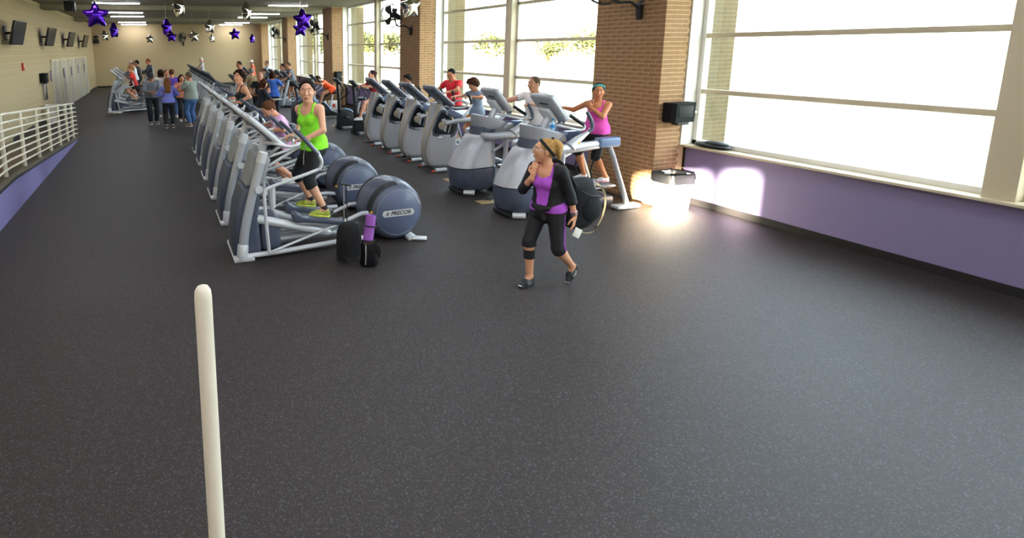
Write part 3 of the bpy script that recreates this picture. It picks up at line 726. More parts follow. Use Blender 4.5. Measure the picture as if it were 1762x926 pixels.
dup(tr0, (-.95, 30.4, 0), label='single treadmill by the block wall used by the man in the dark jacket', group='treadmills beyond the far ellipticals')
dup(tr0, (2.45, 22.35, 0), label='treadmill used by the man in black at the middle of the hall', group='treadmills in the middle of the hall')
dup(tr0, (4.2, 30.6, 0), label='treadmill used by the person in orange with a white cap', group='treadmills in the middle of the hall')
mat('bike_black', '#1e2024', .45); mat('bike_blue', '#7fa3c6', .35, .3)
def bike(loc, label, group, frame='bike_black'):
    t = thing('exercise_bike', label, 'exercise bike', loc, group)
    B = lambda mb, n, m, p=None, s=40: mb.build(n, m, p or t, s)
    B(MB().box((.1, 0, .05), (.1, .56, .08), bevel=.02), 'front_stabiliser', frame); B(MB().box((1.08, 0, .05), (.1, .5, .08), bevel=.02), 'rear_stabiliser', frame)
    B(MB().prism([(.04, .08), (.05, .4), (.14, .6), (.3, .66), (.46, .6), (.7, .3), (1.08, .16), (1.08, .08)], -.12, .12, bevel=.04, seg=3), 'shroud', 'bike_black')
    B(MB().tube([(.24, -.13, .64), (.42, -.13, .6), (.58, -.13, .46), (.72, -.13, .28)], .022, 8, smooth=3), 'shroud_trim', 'bike_blue')
    B(MB().tube([(.12, 0, .5), (.1, 0, 1.0), (.06, 0, 1.46)], [.06, .05, .045], 10), 'mast', frame)
    console_panel(t, (.06, 0, 1.5), 45, (.26, .3, .07), 'bike_black', 'screen')
    for s in (-1, 1):
        hb = B(MB().tube([(.12, s*.1, .95), (.22, s*.26, 1.05), (.36, s*.28, 1.2), (.2, s*.26, 1.42)], .018, 8, smooth=3), 'handlebar', frame)
        B(MB().tube([(.3, s*.275, 1.3), (.19, s*.26, 1.44)], .024, 8), 'grip', 'black_rubber', hb)
        B(MB().tube([(.42, s*.12, .34), (.42+s*.14, s*.16, .34-s*.08)], .018, 6), 'crank', 'steel')
        B(MB().box((.42+s*.15, s*.22, .34-s*.09), (.12, .1, .025), bevel=.006), 'pedal', 'black_rubber')
    B(MB().tube([(.68, 0, .28), (.82, 0, .88)], .035, 8), 'seat_post', 'silver_light')
    B(MB().loft([rrect(.86, 0, .13, .11, .89, .45), rrect(.86, 0, .15, .13, .92, .45), rrect(.86, 0, .14, .12, .96, .45)]), 'seat', 'bike_black')
    return t
GB = 'upright exercise bikes by the windows'
bk0 = bike((5.28, 16.75, 0), 'riderless black upright bike with a tall console mast', GB)
dup(bk0, (5.36, 15.45, 0), label='upright bike with the rider in the dark red shirt')
bk1 = bike((5.0, 19.6, 0), 'upright bike with pale frame under the orange-shirted rider', GB, 'silver_light')
bk1.location = (5.25, 19.6, 0)
def stepper(loc, label):
    t = thing('stair_stepper', label, 'exercise machine', loc)
    B = lambda mb, n, m, p=None, s=40: mb.build(n, m, p or t, s)
    B(MB().prism([(0, .04), (.0, .5), (.12, .78), (.4, .92), (.62, .86), (.84, .66), (.98, .36), (1.0, .04)], -.3, .3, bevel=.05, seg=3), 'body', 'tread_dark')
    for s in (-1, 1): B(MB().tube([(.12, s*.29, .80), (.4, s*.29, .94), (.62, s*.29, .88), (.84, s*.29, .68), (.99, s*.29, .36)], .022, 8, smooth=3), 'trim', 'bike_blue')
    B(MB().box((.4, -.34, .5), (.42, .12, .05), rot=Matrix.Rotation(-.2, 3, 'Y'), bevel=.015), 'pedal', 'silver_light')
    B(MB().tube([(.2, 0, .8), (.1, 0, 1.25)], .05, 8), 'mast', 'tread_dark')
    console_panel(t, (.08, 0, 1.34), 45, (.34, .44, .07), 'tread_dark', 'screen')
    for s in (-1, 1): B(MB().tube([(.12, s*.2, 1.12), (.4, s*.3, 1.08), (.7, s*.3, 1.0)], .02, 6), 'handrail', 'silver_light')
    B(MB().box((.5, 0, .03), (1.1, .7, .05), bevel=.015), 'base', 'black_rubber')
    return t
stepper((4.25, 18.3, 0), 'dark stepper with a pale curved trim strip behind the woman in bright blue')
# ================================================================ wall fans, screens, balloons, bins, bags
mat('fan_black', '#17181a', .5); mat('tv_black', '#1a1b1e', .25); mat('tv_screen', '#2f3034', .2)
mat('foil_purple', '#4a1fb0', .16, .9); mat('foil_silver', '#d6d3cc', .08, 1.0); mat('string', '#cfcabd', .6)
def wall_fan(loc, rz, label, tilt=.35):
    """Cage fan on an elbow bracket; local -x is away from the wall."""
    t = thing('wall_fan', label, 'fan', loc, 'black wall fans', rz)
    c = Vector((-.62, .1, .28)); n = Vector((-.75, -.6, -.25)).normalized(); a = n.orthogonal().normalized(); b = n.cross(a)
    R_ = .34
    def ring(r, d): return [c+n*d+(a*math.cos(2*PI*k/24)+b*math.sin(2*PI*k/24))*r for k in range(24)]
    cg = MB()
    for r, d in ((R_, .0), (R_*.98, .09), (R_*.98, -.09), (R_*.6, .12), (R_*.6, -.12), (.1, .13), (.1, -.13)): cg.tube(ring(r, d), .006 if r < R_ else .012, 5, closed=True)
    for k in range(24):
        e = a*math.cos(2*PI*k/24)+b*math.sin(2*PI*k/24)
        for s in (-1, 1): cg.tube([c+n*s*.13+e*.1, c+n*s*.12+e*R_*.6, c+n*s*.09+e*R_*.97, c+e*R_], .0035, 4)
    cg.build('cage', 'fan_black', t)
    for k in range(3):
        q = 2*PI*k/3+.4; e = a*math.cos(q)+b*math.sin(q); g = -a*math.sin(q)+b*math.cos(q)
        MB().add([c+e*.06-g*.03-n*.02, c+e*.3-g*.10-n*.03, c+e*.31+g*.05+n*.03, c+e*.22+g*.12+n*.04, c+e*.06+g*.05+n*.02,
                  c+e*.06-g*.03-n*.028, c+e*.3-g*.10-n*.038, c+e*.31+g*.05+n*.022, c+e*.22+g*.12+n*.032, c+e*.06+g*.05+n*.012],
                 [(0, 1, 2, 3, 4), (9, 8, 7, 6, 5), (0, 5, 6, 1), (1, 6, 7, 2), (2, 7, 8, 3), (3, 8, 9, 4), (4, 9, 5, 0)]).build('blade', 'fan_black', t)
    MB().lathe([(0, -.26), (.075, -.25), (.09, -.1), (.07, 0), (.04, .04), (0, .05)], c, n, 14).build('motor', 'fan_black', t)
    MB().box(c-n*.2+Vector((0, 0, .12)), (.14, .1, .1), bevel=.01).build('switch_box', 'fan_black', t)
    MB().tube([c-n*.2, c-n*.22+Vector((.02, 0, -.2)), Vector((-.42, .1, -.02)), Vector((-.2, .05, -.02)), Vector((-.12, 0, -.08)), Vector((-.06, 0, -.12))], .022, 8, smooth=3).build('elbow_arm', 'fan_black', t)
    MB().prism([(-.06, -.26), (-.075, -.1), (-.06, -.02), (0, 0), (0, -.26), (-.03, -.3)], -.05, .05, bevel=.01).build('wall_bracket', 'fan_black', t)
    MB().lathe([(.022, 0), (.022, .01), (0, .012)], (-.05, -.06, -.05), (0, -1, 0), 10).build('bolt_cap', 'steel', t)
    return t
wf = wall_fan((XP-.002, 7.1, 3.22), 0, 'black wall fan on the nearest brick pillar')
dup(wf, (XP-.002, 15.6, 3.18), label='black wall fan on the second brick pillar, behind a silver star balloon')
dup(wf, (XP-.002, 24.3, 3.18), label='black wall fan on the third brick pillar, beside two purple star balloons')
dup(wf, (XP-.002, 33.0, 3.18), label='black wall fan on the fourth brick pillar, far down the window wall')
dup(wf, (1.95, YF-.002, 3.1), rz=PI/2, label='black wall fan high on the tan end wall')
def tv(loc, label):
    t = thing('wall_screen', label, 'television', loc, 'televisions on the block wall')
    R = Matrix.Rotation(math.radians(-7), 3, 'Z') @ Matrix.Rotation(math.radians(15), 3, 'Y')
    c = Vector((.34, 0, 0))
    b = MB().box(c, (.07, .95, .68), rot=R, bevel=.012).build('housing', 'tv_black', t)
    MB().box(c+R @ Vector((.036, 0, .01)), (.008, .89, .61), rot=R).build('screen', 'tv_screen', b, 0)
    MB().box(c+R @ Vector((-.06, 0, 0)), (.06, .4, .3), rot=R, bevel=.01).build('rear_mount', 'fan_black', t)
    MB().tube([(.0, .05, 0), (.2, .05, .0), c+R @ Vector((-.08, 0, 0))], .035, 8).build('swing_arm', 'fan_black', t)
    MB().box((.012, .05, 0), (.024, .3, .4), bevel=.005).build('wall_plate', 'fan_black', t)
    MB().box(c+R @ Vector((.0, .465, .3)), (.05, .02, .05), rot=R).build('sensor', 'paper', t, 0)
    return t
T0 = tv((XL+.002, 18.35, 3.05), 'first wall television, above the red fire alarm')
dup(T0, (XL+.002, 23.65, 3.05), label='second wall television, above the towel dispenser')
dup(T0, (XL+.002, 29.05, 3.05), label='third wall television, above the middle doors')
dup(T0, (XL+.002, 34.7, 3.05), label='fourth wall television, nearest the tan end wall')
def star(loc, col, R_, rz, label, top, tilt=0.0, thick=.5):
    t = thing('star_balloon', label, 'balloon', loc, 'foil star balloons hanging from the ceiling')
    N = 60; K = 8; vs = []; fs = []
    def rad(a):
        # five-pointed outline with soft tips
        s = (a % (2*PI/5))/(2*PI/5); s = abs(s-.5)*2     # 1 at tip, 0 at notch
        return R_*(.55+.45*s**1.5)
    for side in (1, -1):
        for k in range(K+1):
            q = k/K
            for i in range(N):
                a = 2*PI*i/N+PI/2; r = rad(a-PI/2)*math.sin(q*PI/2)
                y = side*R_*thick*math.cos(q*PI/2)**.9*(.82*(1-q)+q*(.55+.45*(R_*.5/rad(a-PI/2)))) if k < K else 0.0
                wr = .012*R_*math.sin(a*15)*(q**2)
                vs.append(Vector((r*math.cos(a), y+side*wr*(k < K), r*math.sin(a))))
    for sd in range(2):
        o = sd*(K+1)*N
        for k in range(K):
            for i in range(N): fs.append((o+k*N+i, o+k*N+(i+1) % N, o+(k+1)*N+(i+1) % N, o+(k+1)*N+i))
    Rm = Matrix.Rotation(rz, 3, 'Z') @ Matrix.Rotation(tilt, 3, 'Y')
    mb = MB(); mb.add([Rm @ v for v in vs], fs); mb.build('foil', 'foil_'+col, t, 60)
    e = Rm @ Vector((0, 0, R_))
    MB().tube([e, e+Vector((0, 0, .035))], [.02, .03], 8).build('neck', 'foil_silver', t)
    MB().tube([e, Vector((e.x, e.y, top-loc[2]))], .004, 4).build('string', 'string', t)
    return t
BL = [('purple', (-1.2, 13.87, 3.3), .31, .15, 'large purple star balloon nearest the wall televisions'),
      ('purple', (3.86, 15.12, 3.31), .31, .2, 'upper purple star balloon of the pair beside the third pillar fan'),
      ('purple', (4.86, 19.42, 3.20), .30, .1, 'lower purple star balloon of the pair beside the third pillar fan'),
      ('silver', (.73, 17.22, 3.75), .33, 1.15, 'silver star balloon turned nearly edge-on above the aisle'),
      ('silver', (2.9, 18.78, 3.73), .33, 1.05, 'silver star balloon turned edge-on in front of the strip lights'),
      ('purple', (-1.54, 25.1, 3.32), .33, 1.2, 'narrow side-on purple balloon next to the large purple star'),
      ('purple', (.47, 22.55, 3.37), .33, 1.0, 'side-on purple balloon above another purple star'),
      ('purple', (.84, 30.7, 3.2), .31, .1, 'purple star balloon overlapping the end wall fan'),
      ('silver', (1.74, 27.44, 3.13), .30, .1, 'silver star balloon facing the hall beside the end wall fan'),
      ('silver', (2.17, 23.86, 3.44), .31, .75, 'silver star balloon hanging above a smaller one'),
      ('silver', (3.71, 39.5, 3.25), .31, .7, 'small silver star balloon below another near the end wall'),
      ('purple', (3.74, 28.18, 3.25), .31, .1, 'purple star balloon in front of the blank tan end wall'),
      ('purple', (5.67, 34.83, 3.13), .30, .9, 'small purple balloon near the far corner pillar'),
      ('silver', (-.26, 36.86, 3.2), .30, .3, 'small silver star balloon alone in front of the tan end wall'),
      ('silver', (-2.56, 33.59, 3.31), .32, .9, 'silver balloon beside the narrow purple one'),
      ('silver', (5.7, 12.19, 3.47), .31, .25, 'silver star balloon in front of the second brick pillar')]
for col, loc, R_, rz, lb in BL: star(loc, col, R_, rz, lb, ZC-(.205 if abs(loc[1]-34) < .47 else .002), tilt=random.uniform(-.12, .12))
# ---- boxes on walls
mat('disp_black', '#121313', .7, spec=.2); mat('smoke_grey', '#1e2120', .6, spec=.25); mat('alarm_red', '#c2413a', .45); mat('bin_white', '#e8e6df', .5); mat('liner', '#1d1e20', .45)
def dispenser(loc, rz, label, w=.42, h=.36, d=.24):
    t = thing('towel_dispenser', label, 'dispenser', loc, 'black towel dispensers', rz)   # local -y faces out
    MB().loft([[Vector((x, y, z)) for x, y in pts] for z, pts in ((0, [(-w/2, 0), (-w/2, -d*.7), (-w/2+.05, -d), (w/2-.05, -d), (w/2, -d*.7), (w/2, 0)]), (h, [(-w/2, 0), (-w/2, -d*.8), (-w/2+.05, -d*1.05), (w/2-.05, -d*1.05), (w/2, -d*.8), (w/2, 0)]))]).build('cover', 'disp_black', t, 30)
    MB().box((0, -d*1.03, h*.55), (w*.6, .01, h*.6), bevel=.004).build('window', 'smoke_grey', t)
    MB().box((0, -d*.6, -.02), (w*.5, d*.6, .05), bevel=.015).build('outlet', 'fan_black', t)
    MB().box((w*.4, -d*.9, h*.5), (.12, .012, .03)).build('towel_end', 'paper', t, 0)
    return t
dispenser((7.67, 6.615, 1.34), 0, 'black towel dispenser on the nearest brick pillar above the bin', .48, .30, .2)
dispenser((7.58, 23.715, 1.08), 0, 'black towel dispenser on the third brick pillar', .32, .42, .2)
dispenser((XL+.001, 22.9, 1.40), PI/2, 'black towel dispenser on the block wall beside the doors', .5, .34, .22)
pt = thing('waste_chute', 'narrow stainless waste chute under the block wall dispenser', 'waste chute', (XL+.002, 23.15, .74))
MB().box((.05, 0, .3), (.1, .3, .58), bevel=.01).build('body', 'steel', pt); MB().box((.104, .06, .3), (.012, .12, .54)).build('slot_panel', 'smoke_grey', pt, 0)
fa = thing('fire_alarm', 'small red fire alarm unit on the block wall under a television', 'alarm', (XL+.001, 20.1, 2.05))
MB().box((.03, 0, 0), (.06, .18, .24), bevel=.012).build('body', 'alarm_red', fa); MB().box((.064, .03, .03), (.012, .1, .08), bevel=.004).build('strobe', 'paper', fa)
sp = thing('ceiling_speaker', 'black speaker box hung from the ceiling near the block wall', 'speaker', (-2.66, 21.6, ZC-.002))
MB().box((0, 0, -.27), (.34, .3, .34), bevel=.02).build('cabinet', 'fan_black', sp); MB().tube([(0, 0, -.1), (0, 0, 0)], .02, 8).build('hanger', 'fan_black', sp)
MB().lathe([(.13, 0), (.12, .012), (.03, .02), (0, .012)], (0, -.15, -.27), (0, -1, 0), 16).build('cone', 'smoke_grey', sp)
ws = thing('wall_speaker', 'pair of stacked dark boxes high in the corner of the tan end wall', 'speaker', (-3.75, YF-.002, 3.15))
MB().box((0, -.12, 0), (.32, .24, .3), bevel=.02).build('lower_box', 'fan_black', ws); MB().box((0, -.08, .3), (.3, .16, .12), bevel=.02).build('upper_box', 'fan_black', ws); MB().box((0, -.02, .15), (.1, .04, .5)).build('bracket', 'fan_black', ws, 0)
# ---- bins
def bin_(loc, label, sx, sy, h, liner=True):
    t = thing('waste_bin', label, 'bin', loc, None)
    MB().loft([rrect(0, 0, sx*.42, sy*.42, 0, .15), rrect(0, 0, sx*.5, sy*.5, h, .15), rrect(0, 0, sx*.47, sy*.47, h, .15), rrect(0, 0, sx*.40, sy*.40, .03, .15)]).build('body', 'bin_white', t, 30)
    if liner:
        rnd = random.Random(3)
        secs = []
        for z, k in ((h-.13, .525), (h-.05, .53), (h+.012, .525), (h+.012, .47), (h-.1, .45)):
            secs.append([p+Vector((rnd.uniform(-.012, .012), rnd.uniform(-.012, .012), rnd.uniform(-.012, .012))) for p in rrect(0, 0, sx*k, sy*k, z, .2)])
        MB().loft(secs).build('bag_liner', 'liner', t, 60)
    return t
bin_((7.44, 6.34, 0), 'white square bin with a black liner at the foot of the nearest brick pillar', .47, .42, .57)
bin_((-3.68, 22.6, 0), 'white bin against the block wall behind the ramp railing', .42, .42, .62, False)
cb = thing('carton_box', 'white box with red print standing by the third brick pillar', 'box', (6.85, 22.0, 0))
MB().box((0, 0, .19), (.42, .34, .38), bevel=.006).build('carton', 'bin_white', cb); MB().box((-.05, -.172, .2), (.12, .004, .14)).build('print', 'alarm_red', cb, 0); MB().box((0, 0, .385), (.42, .06, .006)).build('tape', 'brass', cb, 0)
cb2 = thing('carton_box', 'brown paper sack beside the white box with red print', 'box', (6.4, 22.1, 0))
MB().loft([rrect(0, 0, .15, .12, 0, .1), rrect(0, 0, .16, .13, .2, .1), rrect(0, 0, .15, .10, .36, .1), rrect(0, 0, .14, .03, .4, .1)]).build('sack', 'brass', cb2); MB().box((0, -.125, .2), (.1, .004, .08)).build('print', 'alarm_red', cb2, 0)
sb = thing('folded_jacket', 'black folded jacket lying on the window sill beside the nearest pillar', 'jacket', (8.02, 6.2, .953))
MB().ell((0, 0, .035), (.12, .3, .04), 14, 8).build('fold', 'black_rubber', sb); MB().ell((.02, -.05, .075), (.1, .2, .03), 12, 6).build('sleeve', 'black_rubber', sb)
# ---- floor outlet covers
for k, (x, y, lb) in enumerate(((5.28, 9.3, 'brass floor outlet cover between the large grey machines and the cross-trainers'), (5.02, 7.7, 'brass floor outlet cover between the two large grey-backed machines'), (5.5, 17.4, 'brass floor outlet cover beside the riderless black bike'), (5.95, 15.0, 'brass floor outlet cover beside the red rider bike'), (-1.85, 24.2, 'brass floor outlet cover in front of the far ellipticals'))):
    t = thing('floor_outlet', lb, 'outlet', (x, y, 0), 'brass floor outlets')
    MB().box((0, 0, .004), (.34, .22, .008), bevel=.002).build('plate', 'brass', t)
    MB().tube([(.05, 0, .01), (.1, .05, .03), (.02, .08, .02), (.15, .06, .02), (.3, .1, .012)], .008, 6, smooth=3).build('cable', 'black_rubber', t)
# ---- rolling bag group beside the nearest elliptical
mat('fur', '#121114', .9, bump=1.0, bscale=60); mat('mat_purple', '#9a5bb5', .7); mat('mat_dark', '#3a2348', .7); mat('gloss_black', '#131316', .15)
rb = thing('rolling_bag', 'black furry rolling bag with its handle pulled up beside the nearest elliptical', 'bag', (2.065, 6.10, 0))
R15 = Matrix.Rotation(.25, 3, 'Z')
secs = []
for z, hx, hy in ((.05, .11, .08), (.07, .15, .11), (.2, .155, .115), (.36, .145, .11), (.44, .115, .08), (.47, .06, .04)):
    secs.append([R15 @ p for p in rrect(0, 0, hx, hy, z, .42)])
MB().loft(secs).build('bag_body', 'fur', rb)
for s in (-1, 1):
    MB().lathe([(.04, -.012), (.045, 0), (.04, .012)], R15 @ Vector((s*.09, .09, .045)), (1, .25, 0), 12).build('wheel', 'black_rubber', rb)
    MB().tube([R15 @ Vector((s*.022, .07, .3)), R15 @ Vector((s*.022, .07, .92))], .007, 6).build('handle_tube', 'steel' if s < 0 else 'black_rubber', rb)
MB().tube([R15 @ Vector((-.075, .07, .945)), R15 @ Vector((-.02, .07, .93)), R15 @ Vector((.075, .07, .90))], .016, 8).build('handle_grip', 'black_rubber', rb)
MB().box((0.0, -.09, .0425), (.16, .03, .085), rot=R15).build('stand', 'black_rubber', rb, 0)
gbag = thing('tote_bag', 'shiny black patent tote bag on the floor against the furry rolling bag', 'bag', (2.225, 5.84, 0))
rn = random.Random(5); secs = []
for z, hx, hy in ((0, .085, .06), (.03, .105, .08), (.12, .1, .075), (.18, .085, .065), (.26, .09, .06), (.31, .08, .045)):
    secs.append([p+Vector((rn.uniform(-.012, .012), rn.uniform(-.012, .012), rn.uniform(-.006, .006) if z else 0)) for p in rrect(0, 0, hx, hy, z, .4)])
MB().loft(secs).build('bag_body', 'gloss_black', gbag, 60)
MB().tube([(-.06, -.05, .28), (-.07, -.08, .16), (-.08, -.09, .05)], .006, 6).build('zip', 'steel', gbag)
MB().tube([(.07, -.02, .28), (.12, -.03, .2), (.11, -.04, .1)], .012, 6, smooth=3).build('strap', 'gloss_black', gbag)
MB().ell((.1, -.02, .16), (.025, .03, .06), 10, 6).build('side_pocket', 'smoke_grey', gbag)
ym = thing('yoga_mat', 'rolled purple yoga mat with a dark band standing in the black bag', 'yoga mat', (2.235, 5.88, .26))
a0, a1 = Vector((-.01, 0, 0)), Vector((.045, .02, .33)); ax = (a1-a0).normalized(); px_ = ax.orthogonal().normalized(); py_ = ax.cross(px_)
sp_o = []; n_ = 60
for i in range(n_+1):
    q = i/n_; an = q*2*PI*2.6; r = .070-.045*q; sp_o.append((an, r))
vs = []; fs = []
for (an, r) in sp_o:
    for e in (a0, a1):
        for rr in (r, r-.006): vs.append(e+(px_*math.cos(an)+py_*math.sin(an))*rr)
for i in range(n_):
    k = 4*i
    for (p, q) in ((0, 2), (2, 3), (3, 1), (1, 0)): fs.append((k+p, k+q, k+4+q, k+4+p))
MB().add(vs, fs).build('rolled_sheet', 'mat_purple', ym)
mid_ = a0.lerp(a1, .62)
MB().lathe([(.072, -.01), (.075, -.009), (.075, .009), (.072, .01)], mid_, ax, 20).build('band', 'mat_dark', ym)

tw = thing('towel', 'crumpled white towel on the floor at the foot of the far ellipticals', 'towel', (-1.62, 24.35, 0))
Ft = MB(); rn = random.Random(9)
for k in range(3): Ft.ell((.09*k-.08, rn.uniform(-.03, .03), .035), (.11, .08, .036), 10, 6)
Ft.build('cloth', 'paper', tw)
wb = thing('water_bottle', 'small clear blue-capped bottle in the tray of the pillar-side motion trainer', 'bottle', (5.56, 6.85, 1.285))
mat('bottle_blue', '#3d8fd0', .2); mat('bottle_clear', '#a9cfe6', .15)
MB().lathe([(.03, 0), (.032, .02), (.03, .1), (.012, .14), (.012, .15)], (0, 0, 0), n=12).build('bottle', 'bottle_clear', wb); MB().lathe([(.015, .148), (.015, .17), (0, .17)], (0, 0, 0), n=10).build('bottle_cap', 'bottle_blue', wb); MB().lathe([(.0325, .035), (.0325, .085)], (0, 0, 0), n=12).build('wrap', 'bottle_blue', wb)
# ================================================================ people: smooth distance-field bodies turned into meshes
class Field:
    """Union of rounded limbs, sampled on a grid and skinned with surface nets."""
    def __init__(s, k=.03): s.p = []; s.k = k; s.cut = []
    def cap(s, a, b, ra, rb=None, k=None, flat=False):
        s.p.append(('c', np.array(a, float), np.array(b, float), ra, ra if rb is None else rb, k, flat)); return s
    def ell(s, a, b, ra, rb, side, k=None):
        """tapered limb with different radii sideways and front-back: ra=(side, front)"""
        s.p.append(('e', np.array(a, float), np.array(b, float), ra, rb, k, np.array(side, float))); return s
    def sph(s, c, r3, M, k=None):
        """ellipsoid with axes given by rows of M"""
        s.p.append(('s', np.array(c, float), np.array(r3, float), np.array(M, float), None, k, None)); return s
    def sub(s, a, b, ra, rb=None, k=.01): s.cut.append(('cap', np.array(a, float), np.array(b, float), ra, ra if rb is None else rb, k)); return s
    def half(s, p, n, k=0.0): s.cut.append(('half', np.array(p, float), np.array(n, float), k)); return s   # removes the side n points to
    def bounds(s, q):
        if q[0] == 'c': r = max(q[3], q[4]); return np.minimum(q[1], q[2])-r, np.maximum(q[1], q[2])+r
        if q[0] == 'e': r = max(*q[3], *q[4]); return np.minimum(q[1], q[2])-r, np.maximum(q[1], q[2])+r
        r = q[2].max(); return q[1]-r, q[1]+r
    def mesh(s, h):
        bs = [s.bounds(q) for q in s.p]
        lo = np.min([b[0] for b in bs], 0)-3*h; hi = np.max([b[1] for b in bs], 0)+3*h
        n = np.ceil((hi-lo)/h).astype(int)+1
        v = np.full(n, .2, np.float32)
        ax = [lo[i]+h*np.arange(n[i]) for i in range(3)]
        for q, (b0, b1) in zip(s.p, bs):
            k = s.k if q[5] is None else q[5]; m = k+3*h
            i0 = np.maximum(((b0-m-lo)/h).astype(int), 0); i1 = np.minimum(((b1+m-lo)/h).astype(int)+2, n)
            sl = tuple(slice(i0[i], i1[i]) for i in range(3))
            X = ax[0][sl[0]][:, None, None]; Y = ax[1][sl[1]][None, :, None]; Z = ax[2][sl[2]][None, None, :]
            if q[0] == 's':
                c = q[1]; r = q[2]; M = q[3]; dx, dy, dz = X-c[0], Y-c[1], Z-c[2]
                kk = 0
                for i in range(3): kk = kk+((M[i, 0]*dx+M[i, 1]*dy+M[i, 2]*dz)/r[i])**2
                d = (np.sqrt(kk)-1)*r.min()
            else:
                a, b = q[1], q[2]; ab = b-a; L2 = max(ab @ ab, 1e-9)
                px, py, pz = X-a[0], Y-a[1], Z-a[2]
                tr = (px*ab[0]+py*ab[1]+pz*ab[2])/L2; t = np.clip(tr, 0, 1)
                qx, qy, qz = px-t*ab[0], py-t*ab[1], pz-t*ab[2]
                if q[0] == 'c':
                    d = np.sqrt(qx*qx+qy*qy+qz*qz)-(q[3]+(q[4]-q[3])*t)
                    if q[6]: d = np.maximum(d, (tr-1)*math.sqrt(L2))
                else:
                    sd = q[6]; u = ab/math.sqrt(L2); f = np.cross(u, sd); f /= np.linalg.norm(f); sd = np.cross(f, u)
                    rs = q[3][0]+(q[4][0]-q[3][0])*t; rf = q[3][1]+(q[4][1]-q[3][1])*t
                    cs = qx*sd[0]+qy*sd[1]+qz*sd[2]; cf = qx*f[0]+qy*f[1]+qz*f[2]; cu = qx*u[0]+qy*u[1]+qz*u[2]
                    mn = np.minimum(rs, rf)
                    d = (np.sqrt((cs/rs)**2+(cf/rf)**2+(cu/mn)**2)-1)*mn
            w = v[sl]
            if k > 0:
                hh = np.maximum(k-np.abs(w-d), 0)/k; v[sl] = np.minimum(w, d)-hh*hh*k*.25
            else: v[sl] = np.minimum(w, d)
        if s.cut:
            X = ax[0][:, None, None]; Y = ax[1][None, :, None]; Z = ax[2][None, None, :]
            for c in s.cut:
                if c[0] == 'half':
                    d = (X-c[1][0])*c[2][0]+(Y-c[1][1])*c[2][1]+(Z-c[1][2])*c[2][2]
                    v = np.maximum(v, d)
                else:
                    a, b = c[1], c[2]; ab = b-a; L2 = max(ab @ ab, 1e-9); px, py, pz = X-a[0], Y-a[1], Z-a[2]
                    t = np.clip((px*ab[0]+py*ab[1]+pz*ab[2])/L2, 0, 1)
                    d = np.sqrt((px-t*ab[0])**2+(py-t*ab[1])**2+(pz-t*ab[2])**2)-(c[3]+(c[4]-c[3])*t)
                    v = np.maximum(v, -d)
        return nets(v.astype(np.float32), lo, h)
def nets(v, lo, h):
    s = v < 0
    cnt = np.zeros(tuple(x-1 for x in v.shape), np.int8); nx, ny, nz = v.shape
    offs = [(i, j, k) for i in (0, 1) for j in (0, 1) for k in (0, 1)]
    for i, j, k in offs: cnt += s[i:nx-1+i, j:ny-1+j, k:nz-1+k]
    act = (cnt > 0) & (cnt < 8); ijk = np.argwhere(act)
    if len(ijk) == 0: return np.zeros((0, 3)), np.zeros((0, 4), int)
    idx = np.full(cnt.shape, -1, np.int32); idx[act] = np.arange(len(ijk))
    cv = [v[ijk[:, 0]+i, ijk[:, 1]+j, ijk[:, 2]+k] for i, j, k in offs]
    acc = np.zeros((len(ijk), 3)); num = np.zeros(len(ijk))
    for a in range(8):
        for ax in range(3):
            o = offs[a]
            if o[ax]: continue
            b = offs.index(tuple(1 if i == ax else o[i] for i in range(3)))
            m = (cv[a] < 0) != (cv[b] < 0); t = cv[a][m]/(cv[a][m]-cv[b][m]+1e-12)
            p = np.tile(np.array(o, float), (m.sum(), 1)); p[:, ax] = t
            acc[m] += p; num[m] += 1
    V_ = (acc/num[:, None]+ijk)*h+lo
    F = []
    for ax in range(3):
        o1, o2 = [(1, 2), (2, 0), (0, 1)][ax]
        A = [slice(1, -1)]*3; Bs = [slice(1, -1)]*3; A[ax] = slice(0, -1); Bs[ax] = slice(1, None)
        e = s[tuple(A)] != s[tuple(Bs)]; loc = np.argwhere(e)
        off = np.array([1, 1, 1]); off[ax] = 0; loc = loc+off
        ins = s[loc[:, 0], loc[:, 1], loc[:, 2]]
        def cell(d1, d2):
            c = loc.copy(); c[:, o1] -= d1; c[:, o2] -= d2; return idx[c[:, 0], c[:, 1], c[:, 2]]
        q = np.stack([cell(1, 1), cell(0, 1), cell(0, 0), cell(1, 0)], 1); q[~ins] = q[~ins][:, ::-1]
        F.append(q)
    F = np.concatenate(F); F = F[(F >= 0).all(1)]
    return V_, F
def np_obj(name, parts, m, parent):
    vs = []; fs = []; k = 0
    for v, f in parts:
        vs.append(v); fs.append(f+k); k += len(v)
    v = np.concatenate(vs); f = np.concatenate(fs)
    me = bpy.data.meshes.new(name); me.from_pydata(v.tolist(), [], f.tolist()); me.shade_smooth()
    me.materials.append(MATS[m] if isinstance(m, str) else m)
    return link(name, me, parent)
def cloth(hexcol, rough=.8): return mat('cloth_'+hexcol, hexcol, rough, noise=.06, nscale=30, bump=.15, bscale=45)
def hairm(hexcol): return mat('hair_'+hexcol, hexcol, .8, spec=.15, noise=.35, nscale=90, bump=.5, bscale=110, stretch=(1, 1, .25))
def skinm(hexcol): return mat('skin_'+hexcol, hexcol, .5, noise=.04, nscale=20)
def rotz(a): c, s = math.cos(a), math.sin(a); return np.array(((c, -s, 0), (s, c, 0), (0, 0, 1.)))
def unit(v): v = np.array(v, float); return v/np.linalg.norm(v)
def rodr(v, ax, a):
    ax = unit(ax); v = np.array(v, float); return v*math.cos(a)+np.cross(ax, v)*math.sin(a)+ax*(ax @ v)*(1-math.cos(a))
